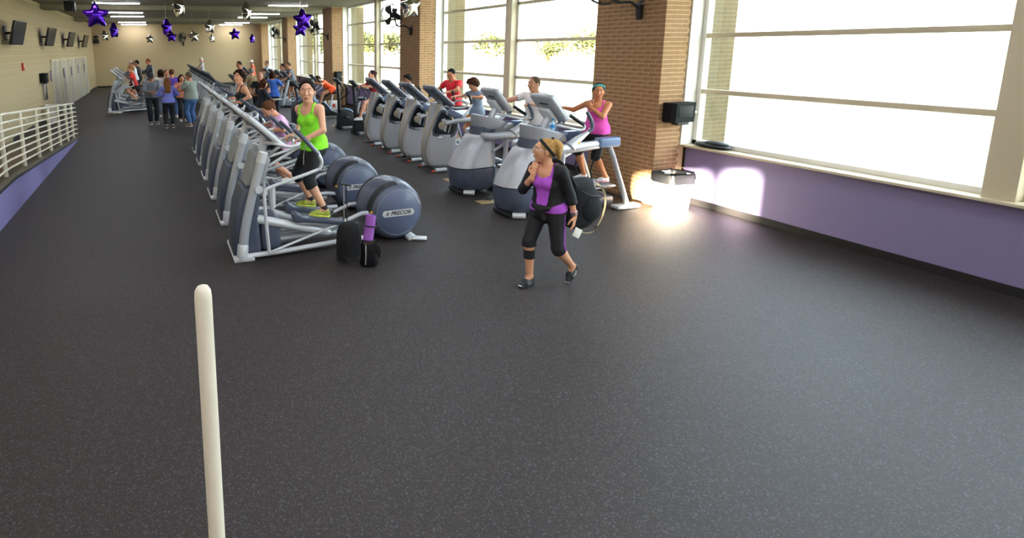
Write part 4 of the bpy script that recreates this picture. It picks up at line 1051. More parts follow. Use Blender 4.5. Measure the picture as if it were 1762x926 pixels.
def ik(a, t, l1, l2, pole):
    a = np.array(a, float); t = np.array(t, float); d = t-a; L = np.linalg.norm(d); Lm = (l1+l2)*.998
    if L > Lm: d = d/L*Lm; L = Lm; t = a+d
    u = d/L; x = (l1*l1-l2*l2+L*L)/(2*L); hgt = math.sqrt(max(l1*l1-x*x, 0))
    p = np.array(pole, float); p = p-u*(p @ u); p = p/max(np.linalg.norm(p), 1e-6)
    return a+u*x+p*hgt, t
def hand_field(F, w, d, nrm, s, curl, right, spread=.0, k=.006):
    """palm and five fingers: w wrist, d pointing direction, nrm palm normal (fingers curl towards it)"""
    d = unit(d); nrm = unit(nrm-d*(nrm @ d)); side = np.cross(d, nrm)*(1 if right else -1)   # towards the thumb
    pc = w+d*.045*s
    M = np.stack([side, d, nrm]); F.sph(pc, (.037*s, .05*s, .016*s), M, .012)
    F.cap(w-d*.05*s, w+d*.02*s, .026*s, .024*s, .012)
    Ls = [.072, .080, .074, .058]; of = [.027, .009, -.009, -.026]
    for i in range(4):
        p = pc+d*.042*s+side*of[i]*s; dr = unit(d+side*of[i]*6*spread); L = Ls[i]*s
        a1, a2, a3 = curl*.8, curl*1.75, curl*2.3
        for (ang, fr, r0, r1) in ((a1, .45, .0095, .0088), (a2, .32, .0088, .0078), (a3, .23, .0078, .0062)):
            e = p+(dr*math.cos(ang)+nrm*math.sin(ang))*L*fr
            F.cap(p, e, r0*s, r1*s, k); p = e
    p = w+d*.02*s+side*.024*s
    for (v, L, r0, r1) in ((unit(d*.55+side*.75+nrm*.35*(1+curl*.5)), .045, .013, .0115), (unit(d*.9+side*(.25-.3*curl)+nrm*(.3+.5*curl)), .034, .0115, .010), (unit(d*.9-side*.25*curl+nrm*(.2+.6*curl)), .026, .010, .0075)):
        e = p+v*L*s; F.cap(p, e, r0*s, r1*s, k); p = e
def person(label, pos, heading, h=1.68, male=False, wide=1.08, hip=None, pel=(0, 0), lean=0.0, slean=0.0, twist=0.0, head=(0, 0), hands=(None, None), elbows=((1, -.6, -.3), (-1, -.6, -.3)),
           feet=None, knees=None, skin='#d79f7c', hair='short', haircol='#2a1b14', top=('tee', '#c92a2a'), bottom=('pants', '#20242e'), shoes='#e8e8e6', curl=(.35, .35), palm=(None, None), vox=.012, far=False, hat=None, belly=0.0, bust=1.0, headband=None, group=None, extras=None, soles='#e5e5e0', hdir=(None, None), drop_legs=False, hk=1.12, socks=None):
    """pos = ground point below the pelvis, heading in degrees from +X; local +y is forward, +x the person's right side"""
    t = thing('person', label, 'person', pos, group, math.radians(heading-90))
    s = h/1.70; hf = .006 if far else .0045
    A = lambda x, y, z: np.array((x, y, z), float)
    sk = skinm(skin)
    P = A(pel[0], pel[1], (hip if hip else .93*s))
    fwd = A(0, 1, 0); rt = A(1, 0, 0); up = A(0, 0, 1)
    u = unit(rodr(rodr(up, rt, -math.radians(lean)), fwd, math.radians(slean)))
    side = rodr(rt, u, -math.radians(twist)); side = unit(side-u*(side @ u)); front = np.cross(u, side)
    pside = rt; W = wide*(1.0 if not male else 1.04)
    at = lambda a, b=0, c=0: P+u*a*s+side*c*s+front*b*s
    sh_w = (.165 if not male else .19)*(.6+.4*W)
    neck = at(.50); Ssh = {1: at(.445, -.01, sh_w), -1: at(.445, -.01, -sh_w)}
    hy, hp = math.radians(head[0]), math.radians(head[1])
    hfw = unit(rodr(rodr(fwd, up, -hy), np.cross(rodr(fwd, up, -hy), up), -hp)); hrt = unit(np.cross(hfw, up)); hup = np.cross(hrt, hfw)
    hc = neck+u*.06*s+hup*.10*s*hk+hfw*.028*s*hk
    HM = np.stack([hrt, hfw, hup])
    # legs
    hipj = {1: P+pside*.088*s*W-u*.01*s, -1: P-pside*.088*s*W-u*.01*s}
    legs = {}
    for sd, i in ((1, 0), (-1, 1)):
        ft = feet[i] if feet else (sd*.10, 0.0, 0.0, 6*sd, 0.0)
        fx, fy, fz, yaw, pit = ft
        fd = rodr(rodr(fwd, up, -math.radians(yaw)), np.cross(rodr(fwd, up, -math.radians(yaw)), up), math.radians(pit))
        fu = np.cross(np.cross(fd, up), fd); fu = unit(fu)
        sole = A(fx, fy, fz); ank = sole+fu*.088*s
        kp = knees[i] if knees else (sd*.12, 1, 0)
        kn, ank = ik(hipj[sd], ank, .435*s, .425*s, kp)
        legs[sd] = (hipj[sd], kn, ank, ank-fu*.088*s, fd, fu)
    # arms
    arms = {}
    for sd, i in ((1, 0), (-1, 1)):
        tg = hands[i] if hands[i] is not None else tuple(Ssh[sd]+A(sd*.07, .06, -.50*s))
        el, wr = ik(Ssh[sd], tg, .285*s, .25*s, elbows[i])
        arms[sd] = (Ssh[sd], el, wr)
    mz = .95 if male else 1.0
    def trunk(F, g=0.0, lo=None):
        F.ell(at(-.05), at(.05), (.152*s*W+g, (.112+belly*.2)*s*W+g), (.150*s*W+g, (.108+belly*.5)*s*W+g), side)
        F.ell(at(.05), at(.2), (.150*s*W+g, (.108+belly*.6)*s*W+g), ((.122 if not male else .138)*s*W+g, (.095+belly*.6)*s*W+g), side)
        F.ell(at(.2), at(.38), ((.122 if not male else .138)*s*W+g, (.095+belly*.4)*s*W+g), ((.138 if not male else .162)*s*(.5+.5*W)+g, .105*s*(.5+.5*W)+g), side)
        F.cap(at(.425, 0, -sh_w*.72), at(.425, 0, sh_w*.72), .062*s+g, None)
        F.cap(at(.49, -.005), at(.45, -.01, sh_w*.9), .048*s+g, .042*s+g); F.cap(at(.49, -.005), at(.45, -.01, -sh_w*.9), .048*s+g, .042*s+g)
        if not male and bust:
            for q in (-1, 1): F.sph(at(.315, .088, q*.062), (.06*s*bust+g, .052*s*bust+g, .058*s*bust+g), np.stack([side, front, u]))
        if male: F.sph(at(.34, .06), (.13*s+g, .055*s+g, .08*s+g), np.stack([side, front, u]))
        return F
    def leg(F, sd, g=0.0, frac=2.0, flare=0.0, flat=False):
        a, b, c = legs[sd][:3]
        rt0, rk, rc, ra = .086*s*W, .056*s*(.4+.6*W), .055*s*(.5+.5*W), .036*s
        if frac <= 1: F.cap(a, a+(b-a)*frac, rt0+g, rt0+(rk-rt0)*frac+g+flare, .035, flat); return
        F.cap(a, b, rt0+g, rk+g, .035)
        cm = b+(c-b)*.3-np.cross(rt, unit(c-b))*0
        f2 = frac-1
        if f2 <= .35: F.cap(b, b+(c-b)*f2, rk+g, rc+g+flare, .02, flat)
        else:
            F.cap(b, cm, rk+g, rc+g+flare*.5, .02); e = b+(c-b)*f2; F.cap(cm, e, rc+g+flare*.5, rc+(ra-rc)*((f2-.3)/.7)+g+flare, .02, flat)
    def arm(F, sd, g=0.0, frac=2.0, flat=False, flare=0.0):
        a, b, c = arms[sd]; W2 = .5+.5*W; m_ = 1.12 if male else 1.0
        r0, r1, r2 = .047*s*W2*m_, .038*s*W2*m_, .026*s
        if frac <= 1: F.cap(a, a+(b-a)*frac, r0+g, r0+(r1-r0)*frac+g+flare, .03, flat); return
        F.cap(a, b, r0+g, r1+g, .03); f = frac-1; F.cap(b, b+(c-b)*f, r1*1.04+g, r1+(r2-r1)*f+g+flare, .015, flat)
    # ---- skin: one surface, with head and hands sampled finer
    F = Field(.03); trunk(F)
    for sd in (1, -1):
        arm(F, sd)
        if not drop_legs:
            leg(F, sd); a, b, c, so, fd, fu = legs[sd]; F.cap(c, so+fd*.1*s+fu*.035*s, .034*s, .026*s)
    F.cap(neck-u*.03*s, hc-hup*.05*s-hfw*.012*s, .056*s*(1.12 if male else .95), .05*s*(1.1 if male else .92))
    parts = [F.mesh(vox)]
    sh_ = s*hk
    Hd = Field(.02)
    Hd.sph(hc, (.074*sh_, .094*sh_, .099*sh_), HM)
    Hd.sph(hc+hfw*.028*sh_-hup*.055*sh_, (.054*sh_, .058*sh_, .066*sh_), HM, .03)
    Hd.sph(hc+hfw*.058*sh_-hup*.105*sh_, (.026*sh_, .022*sh_, .02*sh_), HM, .025)
    Hd.cap(hc+hfw*.088*sh_+hup*.012*sh_, hc+hfw*.104*sh_-hup*.030*sh_, .0085*sh_, .0125*sh_, .012)
    for q in (-1, 1):
        Hd.sph(hc+hfw*.104*sh_-hup*.036*sh_+hrt*q*.010*sh_, (.009*sh_, .009*sh_, .007*sh_), HM, .006)
        Hd.sph(hc+hrt*q*.077*sh_-hfw*.008*sh_-hup*.018*sh_, (.011*sh_, .02*sh_, .031*sh_), HM, .004)
        Hd.sph(hc+hfw*.068*sh_-hup*.03*sh_+hrt*q*.036*sh_, (.022*sh_, .02*sh_, .02*sh_), HM, .02)
        Hd.cap(hc+hfw*.086*sh_+hup*.026*sh_+hrt*q*.012*sh_, hc+hfw*.07*sh_+hup*.026*sh_+hrt*q*.046*sh_, .009*sh_, .008*sh_, .015)
    Hd.sph(hc+hfw*.086*sh_-hup*.066*sh_, (.024*sh_, .012*sh_, .012*sh_), HM, .014)
    Hd.cap(hc-hup*.06*sh_-hfw*.012*sh_, neck+u*.0*sh_, .05*sh_*(1.1 if male else .92), .056*sh_*(1.12 if male else .95))
    parts.append(Hd.mesh(.0075 if far else .005))
    for sd, i in ((1, 0), (-1, 1)):
        a, b, c = arms[sd]; dv = unit(c-b) if hdir[i] is None else unit(hdir[i])
        nr = np.array(palm[i], float) if palm[i] is not None else (A(-sd, .2, -.1))
        Hf = Field(.006); hand_field(Hf, c, dv, nr, s*(1.08 if male else 1.0), curl[i], sd == 1)
        parts.append(Hf.mesh(hf))
    np_obj('body', parts, sk, t)
    # ---- face
    R3 = Matrix([list(hrt), list(hfw), list(hup)]).transposed()
    for q in (-1, 1):
        e_ = MB().ell(hc+hfw*.0845*sh_+hrt*q*.031*sh_+hup*.004*sh_, (.0115*sh_, .006*sh_, .0048*sh_), 10, 6, R3).build('eye', mat('eye_white', '#e9e3dc', .3), t)
        MB().ell(hc+hfw*.0890*sh_+hrt*q*.031*sh_+hup*.004*sh_, (.0048*sh_, .003*sh_, .0048*sh_), 8, 5, R3).build('iris', mat('iris', '#2a1a12', .3), e_)
        MB().tube([hc+hfw*.094*sh_+hup*.029*sh_+hrt*q*.014*sh_, hc+hfw*.089*sh_+hup*.034*sh_+hrt*q*.032*sh_, hc+hfw*.076*sh_+hup*.027*sh_+hrt*q*.05*sh_], [.0025*sh_, .0032*sh_, .0015*sh_], 5).build('eyebrow', mat('brow_'+haircol, haircol, .8), t)
    ml = MB().ell(hc+hfw*.095*sh_-hup*.063*sh_, (.022*sh_, .006*sh_, .004*sh_), 10, 6, R3).ell(hc+hfw*.095*sh_-hup*.071*sh_, (.018*sh_, .006*sh_, .005*sh_), 10, 6, R3)
    ml.build('lips', mat('lips', '#a8524a' if not male else '#a4604f', .4), t)
    # ---- hair
    if hair and hair != 'bald':
        Hh = Field(.015); big = {'short': .004, 'curly': .02, 'bob': .012, 'long': .012, 'pony': .010, 'bun': .008, 'mop': .03}.get(hair, .006)
        Hh.sph(hc-hfw*.016*sh_+hup*.010*sh_, ((.0775+big)*sh_, (.0925+big)*sh_, (.099+big)*sh_), HM)
        if hair in ('curly', 'mop'):
            rr_ = random.Random(11)
            for _ in range(40):
                d = unit((rr_.gauss(0, 1), rr_.gauss(0, 1), rr_.gauss(0, 1))); d = d if d[2] > -.5 else -d
                pt_ = hc+hrt*d[0]*(.078+big)*sh_+hfw*d[1]*(.096+big)*sh_*.97+hup*d[2]*(.1+big)*sh_
                Hh.sph(pt_, (.024*sh_, .024*sh_, .024*sh_), HM, .008)
        Hh.half(hc-hup*(.018 if hair != 'mop' else .04)*sh_, unit(hfw*1.0-hup))
        Hh.half(hc-hup*.095*sh_, -hup)
        if hair not in ('mop',): fc_ = hc+hfw*.098*sh_+hup*.036*sh_; Hh.sub(fc_-hrt*.012*sh_, fc_+hrt*.012*sh_, .058*sh_)
        hp_ = [Hh.mesh(.008 if far else .006)]
        H2 = Field(.02)
        if hair == 'long':
            for q in (-1, 0, 1): H2.cap(hc-hfw*.055*sh_+hrt*q*.05*sh_, neck-u*.19*s-front*.135*s+side*q*.055*sh_, .05*sh_, .035*sh_)
            for q in (-1, 1): H2.cap(hc+hrt*q*.075*sh_-hfw*.01*sh_, neck-u*.06*sh_+side*q*.085*sh_-front*.02*sh_, .024*sh_, .02*sh_)
        elif hair == 'bob':
            for q in (-1, -.5, 0, .5, 1): H2.cap(hc-hfw*(.075-.06*abs(q))*sh_+hrt*q*.08*sh_, hc-hfw*(.075-.07*abs(q))*sh_+hrt*q*.085*sh_-hup*.115*sh_, .036*sh_, .026*sh_)
        elif hair == 'pony':
            H2.cap(hc-hfw*.09*sh_+hup*.03*sh_, hc-hfw*.135*sh_-hup*.005*sh_, .035*sh_, .032*sh_); H2.cap(hc-hfw*.135*sh_-hup*.005*sh_, hc-hfw*.13*sh_-hup*.12*sh_, .034*sh_, .014*sh_)
        elif hair == 'bun':
            H2.sph(hc-hfw*.105*sh_+hup*.03*sh_, (.05*sh_, .04*sh_, .045*sh_), HM)
        if H2.p: hp_.append(H2.mesh(.009 if far else .007))
        np_obj('hair', hp_, hairm(haircol), t)
    if hat:
        kind, hcol = hat
        Hc = Field(.01); Hc.sph(hc+hup*.012*sh_, (.087*sh_, .107*sh_, .108*sh_), HM); Hc.half(hc+hup*.03*sh_, -hup+hfw*.15)
        o = np_obj('cap', [Hc.mesh(.008)], cloth(hcol), t)
        Bq = Field(.005); Bq.sph(hc+hfw*.12*sh_+hup*.036*sh_, (.075*sh_, .085*sh_, .01*sh_), HM); np_obj('brim', [Bq.mesh(.006)], cloth(hcol), o)
    if headband:
        Hb = Field(.0); Hb.sph(hc-hfw*.012*sh_+hup*.010*sh_, (.090*sh_, .106*sh_, .111*sh_), HM)
        nb = unit(hfw*.72-hup*.69); Hb.half(hc-nb*.012*sh_, nb); Hb.half(hc-nb*.042*sh_, -nb)
        np_obj('headband', [Hb.mesh(.005)], cloth(headband), t)
    # ---- top
    if top:
        kind, tc = top[0], top[1]; g = {'tee': .012, 'sweater': .016, 'tank': .007, 'long': .008, 'jacket': .026, 'polo': .014}[kind]
        F = Field(.03)
        hem = top[2] if len(top) > 2 else -.06
        if kind == 'tank':
            g2 = g+.012
            F.ell(at(-.05), at(.05), (.152*s*W+g2, (.112+belly*.2)*s*W+g2), (.150*s*W+g2, (.108+belly*.5)*s*W+g2), side)
            F.ell(at(.05), at(.2), (.150*s*W+g2, (.108+belly*.6)*s*W+g2), (.122*s*W+g, (.095+belly*.6)*s*W+g), side)
            F.ell(at(.2), at(.38), (.122*s*W+g, (.095+belly*.4)*s*W+g), (.132*s*(.5+.5*W)+g, .103*s*(.5+.5*W)+g), side)
            if bust:
                for q in (-1, 1): F.sph(at(.315, .088, q*.062), (.06*s*bust+g, .052*s*bust+g, .058*s*bust+g), np.stack([side, front, u]))
            F.half(at(.415), unit(u-front*.05)); F.sub(at(.475, .08), at(.475, .22), .092*s); F.sub(at(.47, -.08), at(.47, -.22), .08*s)
            F2 = Field(.012)
            for q in (-1, 1):
                pp = [at(.405, .078, q*.10), at(.44, .064, q*.10), at(.492, .032, q*.10), at(.510, -.008, q*.098), at(.47, -.06, q*.092), at(.39, -.088, q*.08)]
                for a_, b_ in zip(pp[:-1], pp[1:]): F2.cap(a_, b_, .0145*s, .0145*s, .008)
            pt2 = [F2.mesh(.007)]
        else:
            trunk(F, g); pt2 = []
            fr_ = {'tee': .62, 'polo': .68, 'sweater': 1.9, 'long': 1.95, 'jacket': 1.92}[kind] if len(top) < 4 else top[3]
            for sd in (1, -1): arm(F, sd, g, fr_, True, .008 if kind in ('tee', 'polo') else .0)
            F.half(at(.505), unit(u))
            F.sub(at(.53, .05), at(.53, -.02), .075*s if kind != 'jacket' else .065*s)
        if hem < -.03: F.ell(at(hem-.05), at(.03), (.178*s*W+g+.012, (.126+belly*.2)*s*W+g+.012), (.160*s*W+g+.01, (.116+belly*.3)*s*W+g+.01), side)
        if not drop_legs:
            for sd in (1, -1): F.cap(legs[sd][0], legs[sd][0]+(legs[sd][1]-legs[sd][0])*.3, .086*s*W+g+.014, .078*s*W+g+.012, .03)
        F.half(at(hem), -u)
        o = np_obj({'tee': 't_shirt', 'tank': 'tank_top', 'sweater': 'sweater', 'long': 'long_sleeved_top', 'jacket': 'jacket', 'polo': 'polo_shirt'}[kind], [F.mesh(vox)]+pt2, cloth(tc), t)
    # ---- bottom
    if bottom and not drop_legs:
        kind, bc = bottom[0], bottom[1]; F = Field(.03); g = {'pants': .016, 'tights': .006, 'capri': .012, 'shorts': .018, 'jeans': .014}[kind]
        fr_ = {'pants': 1.93, 'jeans': 1.93, 'tights': 1.9, 'capri': 1.32, 'shorts': .62}[kind] if len(bottom) < 3 else bottom[2]
        F.ell(at(-.06), at(.06), (.152*s*W+g, (.112+belly*.2)*s*W+g), (.148*s*W+g, (.106+belly*.3)*s*W+g), side)
        for sd in (1, -1): leg(F, sd, g, fr_, {'pants': .018, 'jeans': .012, 'tights': 0, 'capri': .014, 'shorts': .015}[kind], True)
        F.half(at(.085), u)
        np_obj({'pants': 'trousers', 'jeans': 'jeans', 'tights': 'leggings', 'capri': 'capri_pants', 'shorts': 'shorts'}[kind], [F.mesh(vox)], cloth(bc), t)
    if socks and not drop_legs:
        for sd in (1, -1):
            a, b, c, so, fd, fu = legs[sd]; F = Field(.01); F.cap(c-(c-b)*.02, c-(c-b)*.14, .043*s, .043*s, None, True)
            np_obj('sock', [F.mesh(.008)], cloth(socks), t)
    # ---- shoes
    if shoes and not drop_legs:
        for sd in (1, -1):
            a, b, c, so, fd, fu = legs[sd]; sdv = np.cross(fd, fu)
            F = Field(.02)
            F.ell(so-fd*.03*s+fu*.045*s, so+fd*.09*s+fu*.04*s, (.040*s, .042*s), (.046*s, .036*s), sdv); F.cap(so+fd*.09*s+fu*.036*s, so+fd*.165*s+fu*.028*s, .042*s, .026*s)
            F.cap(c-fu*.05*s-fd*.012*s, c-fu*.0*s-fd*.012*s, .043*s, .042*s, .02, True)
            F.half(so+fu*.012*s, -fu)
            sh = np_obj('shoe', [F.mesh(.008 if far else .006)], mat('shoe_'+shoes, shoes, .55), t)
            F = Field(.015); F.ell(so-fd*.035*s+fu*.02*s, so+fd*.09*s+fu*.02*s, (.043*s, .05*s), (.050*s, .05*s), sdv); F.cap(so+fd*.09*s+fu*.02*s, so+fd*.17*s+fu*.02*s, .045*s, .03*s)
            F.half(so+fu*.024*s, fu); F.half(so, -fu)
            np_obj('sole', [F.mesh(.008 if far else .006)], mat('sole_'+soles, soles, .6), sh)
    info = dict(t=t, at=at, s=s, hc=hc, HM=HM, hrt=hrt, hfw=hfw, hup=hup, arms=arms, legs=legs, P=P, u=u, side=side, front=front, neck=neck, W=W, trunk=trunk, arm=arm, leg=leg, vox=vox, hs=s*hk)
    if extras: extras(info)
    return info
# ================================================================ the people in the hall
def conv(pos, heading):
    a = math.radians(heading); f = (math.cos(a), math.sin(a)); r = (f[1], -f[0])
    def L(X, Y, Z):
        d = (X-pos[0], Y-pos[1]); return (d[0]*r[0]+d[1]*r[1], d[0]*f[0]+d[1]*f[1], Z-pos[2])
    return L
# ---- woman walking with the bag (nearest figure)
WP, WH = (3.83, 4.72, 0), 200
def walker_extras(q):
    t, at, s, u, side, front = q['t'], q['at'], q['s'], q['u'], q['side'], q['front']
    F = Field(.03); q['trunk'](F, .020)
    for sd in (1, -1): q['arm'](F, sd, .014, 1.42, True, .01)
    F.sub(at(.56, .13), at(.15, .205), .150*s, .115*s); F.sub(at(.56, .03), at(.56, -.02), .075*s); F.half(at(.02), -u); F.half(at(.52), u)
    c = np_obj('cardigan', [F.mesh(.008)], cloth('#16161a'), t)
    K = Field(.02)
    K.sph(at(.03, .165, .0), (.05*s, .04*s, .045*s), np.stack([side, front, u]))
    for a, b in ((at(.05, .15, -.09), at(.03, .165, .0)), (at(.05, .15, .09), at(.03, .165, .0)), (at(.02, .165, .01), at(-.05, .16, .06)), (at(.02, .165, 0), at(-.08, .155, -.03)), (at(.0, .16, 0), at(-.05, .155, .015))): K.cap(a, b, .03*s, .034*s)
    np_obj('tied_front', [K.mesh(.008)], cloth('#16161a'), c)
    B_ = Field(.015); a, b, cc = q['legs'][1][:3]
    B_.cap(b+(cc-b)*.16, b+(cc-b)*.46, .066*s, .064*s, None, True); B_.half(b+(cc-b)*.20, unit(b-cc))
    np_obj('knee_brace', [B_.mesh(.007)], cloth('#1b1b1e'), t)
    a, b, cc = q['legs'][-1][:3]; ou = -np.array((1., 0, 0))
    mb = MB(); pts = [a+(b-a)*k+ou*(.098-.026*k)*s for k in (.1, .35, .6, .85)]+[b+(cc-b)*.08+ou*.078*s]
    mb.tube(pts, .014, 6, smooth=3, flat=.5); mb.build('side_stripe', cloth('#a24fc4'), t)
    for sd in (1, -1):
        _a, _b, _c, so, fd, fu = q['legs'][sd]; sv = np.cross(fd, fu)
        Rf = Matrix([list(sv), list(fd), list(fu)]).transposed()
        MB().ell(so+fd*.183*s+fu*.022*s, (.026*s, .012*s, .016*s), 10, 6, Rf).build('toe_tip', 'paper', t)
        lc = MB()
        for k in range(4): lc.tube([so+fd*(.045+.022*k)*s+fu*(.079-.007*k)*s+sv*.022*s, so+fd*(.045+.022*k)*s+fu*(.084-.007*k)*s, so+fd*(.045+.022*k)*s+fu*(.079-.007*k)*s-sv*.022*s], .003, 5)
        lc.build('laces', 'smoke_grey', t)
        MB().tube([so+fd*.02*s+fu*.05*s-sv*.046*s, so+fd*.06*s+fu*.03*s-sv*.052*s, so+fd*.11*s+fu*.045*s-sv*.046*s], .006, 5).build('side_flash', 'steel', t)
    hc, hr, hf, hu = q['hc'], q['hrt'], q['hfw'], q['hup']; hs = q['hs']
    g = MB()
    for k in (-1, 1):
        cen = hc+hf*.102*hs+hr*k*.033*hs+hu*.002*hs
        g.tube([cen+hr*.024*hs*math.cos(2*PI*i/12)+hu*.016*hs*math.sin(2*PI*i/12) for i in range(12)], .0025, 5, closed=True)
        g.tube([cen+hr*k*.024*hs, hc+hf*.06*hs+hr*k*.08*hs+hu*.004*hs, hc-hf*.01*hs+hr*k*.083*hs+hu*.002*hs], .0025, 5)
    g.tube([hc+hf*.106*hs-hr*.01*hs, hc+hf*.106*hs+hr*.01*hs], .0025, 5)
    g.build('glasses', 'steel', t)
    P_ = Field(.02); P_.sph(hc-hf*.085*hs+hu*.055*hs, (.05*hs, .05*hs, .055*hs), q['HM']); P_.cap(hc-hf*.12*hs+hu*.04*hs, hc-hf*.135*hs-hu*.07*hs, .045*hs, .02*hs); P_.cap(hc-hf*.10*hs+hu*.05*hs+hr*.03*hs, hc-hf*.12*hs-hu*.05*hs+hr*.03*hs, .035*hs, .015*hs); P_.cap(hc-hf*.10*hs+hu*.06*hs-hr*.03*hs, hc-hf*.13*hs-hu*.04*hs-hr*.03*hs, .035*hs, .015*hs)
    np_obj('hair_updo', [P_.mesh(.006)], hairm('#b08a52'), t)
    MB().ell(hc-hf*.06*hs+hu*.115*hs, (.018, .014, .012), 10, 6).build('hair_clip', 'black_rubber', t)
    w = q['arms'][-1]; d = unit(w[2]-w[1])
    MB().lathe([(.030, -.012), (.034, -.01), (.034, .01), (.030, .012)], w[2]-d*.03, d, 14).build('wrist_watch', 'steel', t)
    MB().lathe([(.031, -.006), (.035, -.004), (.035, .004), (.031, .006)], w[2]-d*.055, d, 14).build('wristband', cloth('#d9a7c4'), t)
L = conv(WP, WH)
fr, rr = L(3.66, 4.755, 0), L(4.16, 4.66, .13)
person('woman walking past in a black cardigan and bright purple top, hand raised to her chin', WP, WH, h=1.58, hip=.85, wide=1.1, head=(50, -3), lean=8, hk=1.16,
       hands=((.085, .18, 1.205), (-.275, -.10, .70)), elbows=((.75, -.2, -1), (-.6, -1, .2)), hdir=((-.08, -.05, 1.0), (-.05, .18, -1)), palm=((.2, -1, .2), (1, .2, 0)), curl=(.4, .3),
       feet=((fr[0], fr[1], 0.0, 0, 0), (rr[0], rr[1], .115, -4, -38)), skin='#d99f7b', hair='short', haircol='#b08a52', top=('tank', '#b656d6', -.02), bottom=('capri', '#16171b', 1.10), shoes='#19191c', soles='#2b2b2e', vox=.0085, headband='#151518', extras=walker_extras)
# the bag on her shoulder
mat('bag_cloth', '#2a2c2f', .85, spec=.2, noise=.08, nscale=60, bump=.1, bscale=300); mat('bag_cord', '#cbb98c', .7)
bg = thing('shoulder_bag', 'bulging charcoal sports bag with cream cords slung behind the walking woman', 'bag', (4.24, 4.72, .55))
Fb = Field(.05)
Fb.ell((-.02, .02, .14), (.0, .03, .47), (.19, .13), (.14, .10), (1, 0, 0)); Fb.sph((.04, .02, .28), (.21, .15, .24), np.eye(3)); Fb.cap((-.12, -.02, .5), (.1, .02, .52), .06, .05)
b_ = np_obj('bag_body', [Fb.mesh(.012)], 'bag_cloth', bg)
Fp = Field(.03); Fp.sph((.06, -.10, .26), (.13, .07, .15), np.eye(3)); np_obj('front_pocket', [Fp.mesh(.012)], 'bag_cloth', bg)
MB().tube([(-.17, -.06, .12), (-.1, -.12, .3), (-.08, -.11, .47)], .006, 5, smooth=4).build('seam', 'black_rubber', bg)
MB().tube([(-.1, -.12, .47), (.0, -.15, .42), (.12, -.14, .40), (.2, -.08, .36)], .008, 6, smooth=4).build('zip', 'black_rubber', bg)
MB().lathe([(.022, 0), (.022, .006), (0, .006)], (.0, -.145, .35), (0, -1, .1), 12).build('round_patch', 'smoke_grey', bg)
for k in range(3):
    e = .018*k
    MB().tube([(.12, -.09, .53-e), (.22+e*.4, -.07, .46), (.285+e*.3, -.06, .32), (.255+e*.3, -.06, .14), (.20, -.06, .04), (.10, -.08, -.02), (-.03, -.1, .0), (-.12, -.1, .06)], .008, 6, smooth=4).build('cord', 'bag_cord' if k < 2 else 'bag_cloth', bg)
MB().box((-.13, -.13, .02), (.1, .012, .1), rot=Matrix.Rotation(.5, 3, 'Y'), bevel=.004).build('luggage_tag', 'paper', bg)
MB().tube([(-.16, -.09, .52), (-.26, -.10, .66), (-.34, -.08, .78), (-.36, -.02, .80), (-.33, .05, .76), (-.26, .08, .64), (-.14, .05, .52)], .016, 6, smooth=4, flat=1.8).build('strap', 'bag_cloth', bg)
# ---- rider in neon green on the nearest elliptical
def green_extras(q):
    at, s = q['at'], q['s']
    MB().tube([q['P']+np.array((-.10, .12, .02)), q['P']+np.array((-.09, .15, -.1)), q['P']+np.array((-.1, .16, -.24))], .005, 5, smooth=3).build('drawstring', 'paper', q['t'])
person('woman in a neon green tank top riding the nearest elliptical and looking back', (1.84, 6.82, 0), 180, h=1.74, hk=1.2, hip=1.32, wide=1.08, twist=-38, head=(-68, 2), lean=6, hands=((.23, .20, 1.42), (-.25, .18, 1.43)), elbows=((1, -.6, -.6), (-.6, -1, -.5)), palm=((0, 0, -1), (0, 0, -1)), hdir=((-.3, 1, -.1), (.3, 1, -.1)), curl=(.8, .8),
       feet=((.23, .0, .432, 0, 10), (-.23, -.06, .415, 0, 10)), skin='#dba585', hair='pony', haircol='#17110f', top=('tank', '#8ff02c', -.05), bottom=('capri', '#141519', 1.22), shoes='#9ba63a', soles='#d6e05a', socks='#1b1b1e', vox=.0095, extras=green_extras)
# ---- second elliptical
person('woman in a pale pink tee with a ponytail bending over her elliptical console', (1.86, 8.32, 0), 180, h=1.60, hip=1.10, lean=24, head=(-15, 42), hands=((.22, .34, 1.36), (-.25, .34, 1.36)), palm=((0, 0, -1), (0, 0, -1)), hdir=((-.2, 1, -.2), (.2, 1, -.2)), curl=(.8, .8),
       feet=((.23, -.02, .35, 0, 10), (-.23, .02, .52, 0, 10)), skin='#d5987a', hair='bun', haircol='#5a3a22', top=('tee', '#dcaad6', -.05), bottom=('capri', '#19191d', 1.1), shoes='#efefec', vox=.011)
person('woman in a black tank top with curly dark hair riding the fourth elliptical', (1.68, 11.36, 0), 180, h=1.70, hip=1.31, wide=1.12, lean=11, twist=-12, head=(-35, -8), hands=((.3, .2, 1.53), (-.32, .2, 1.50)), palm=((0, 0, -1), (0, 0, -1)), hdir=((-.2, 1, .2), (.2, 1, .2)), curl=(.8, .8),
       feet=((.23, -.02, .35, 0, 10), (-.23, .02, .52, 0, 10)), skin='#dda07c', hair='curly', haircol='#2a1710', top=('tank', '#17181c', -.16), bottom=('capri', '#17181c', 1.3), shoes='#d9d9d6', vox=.013)
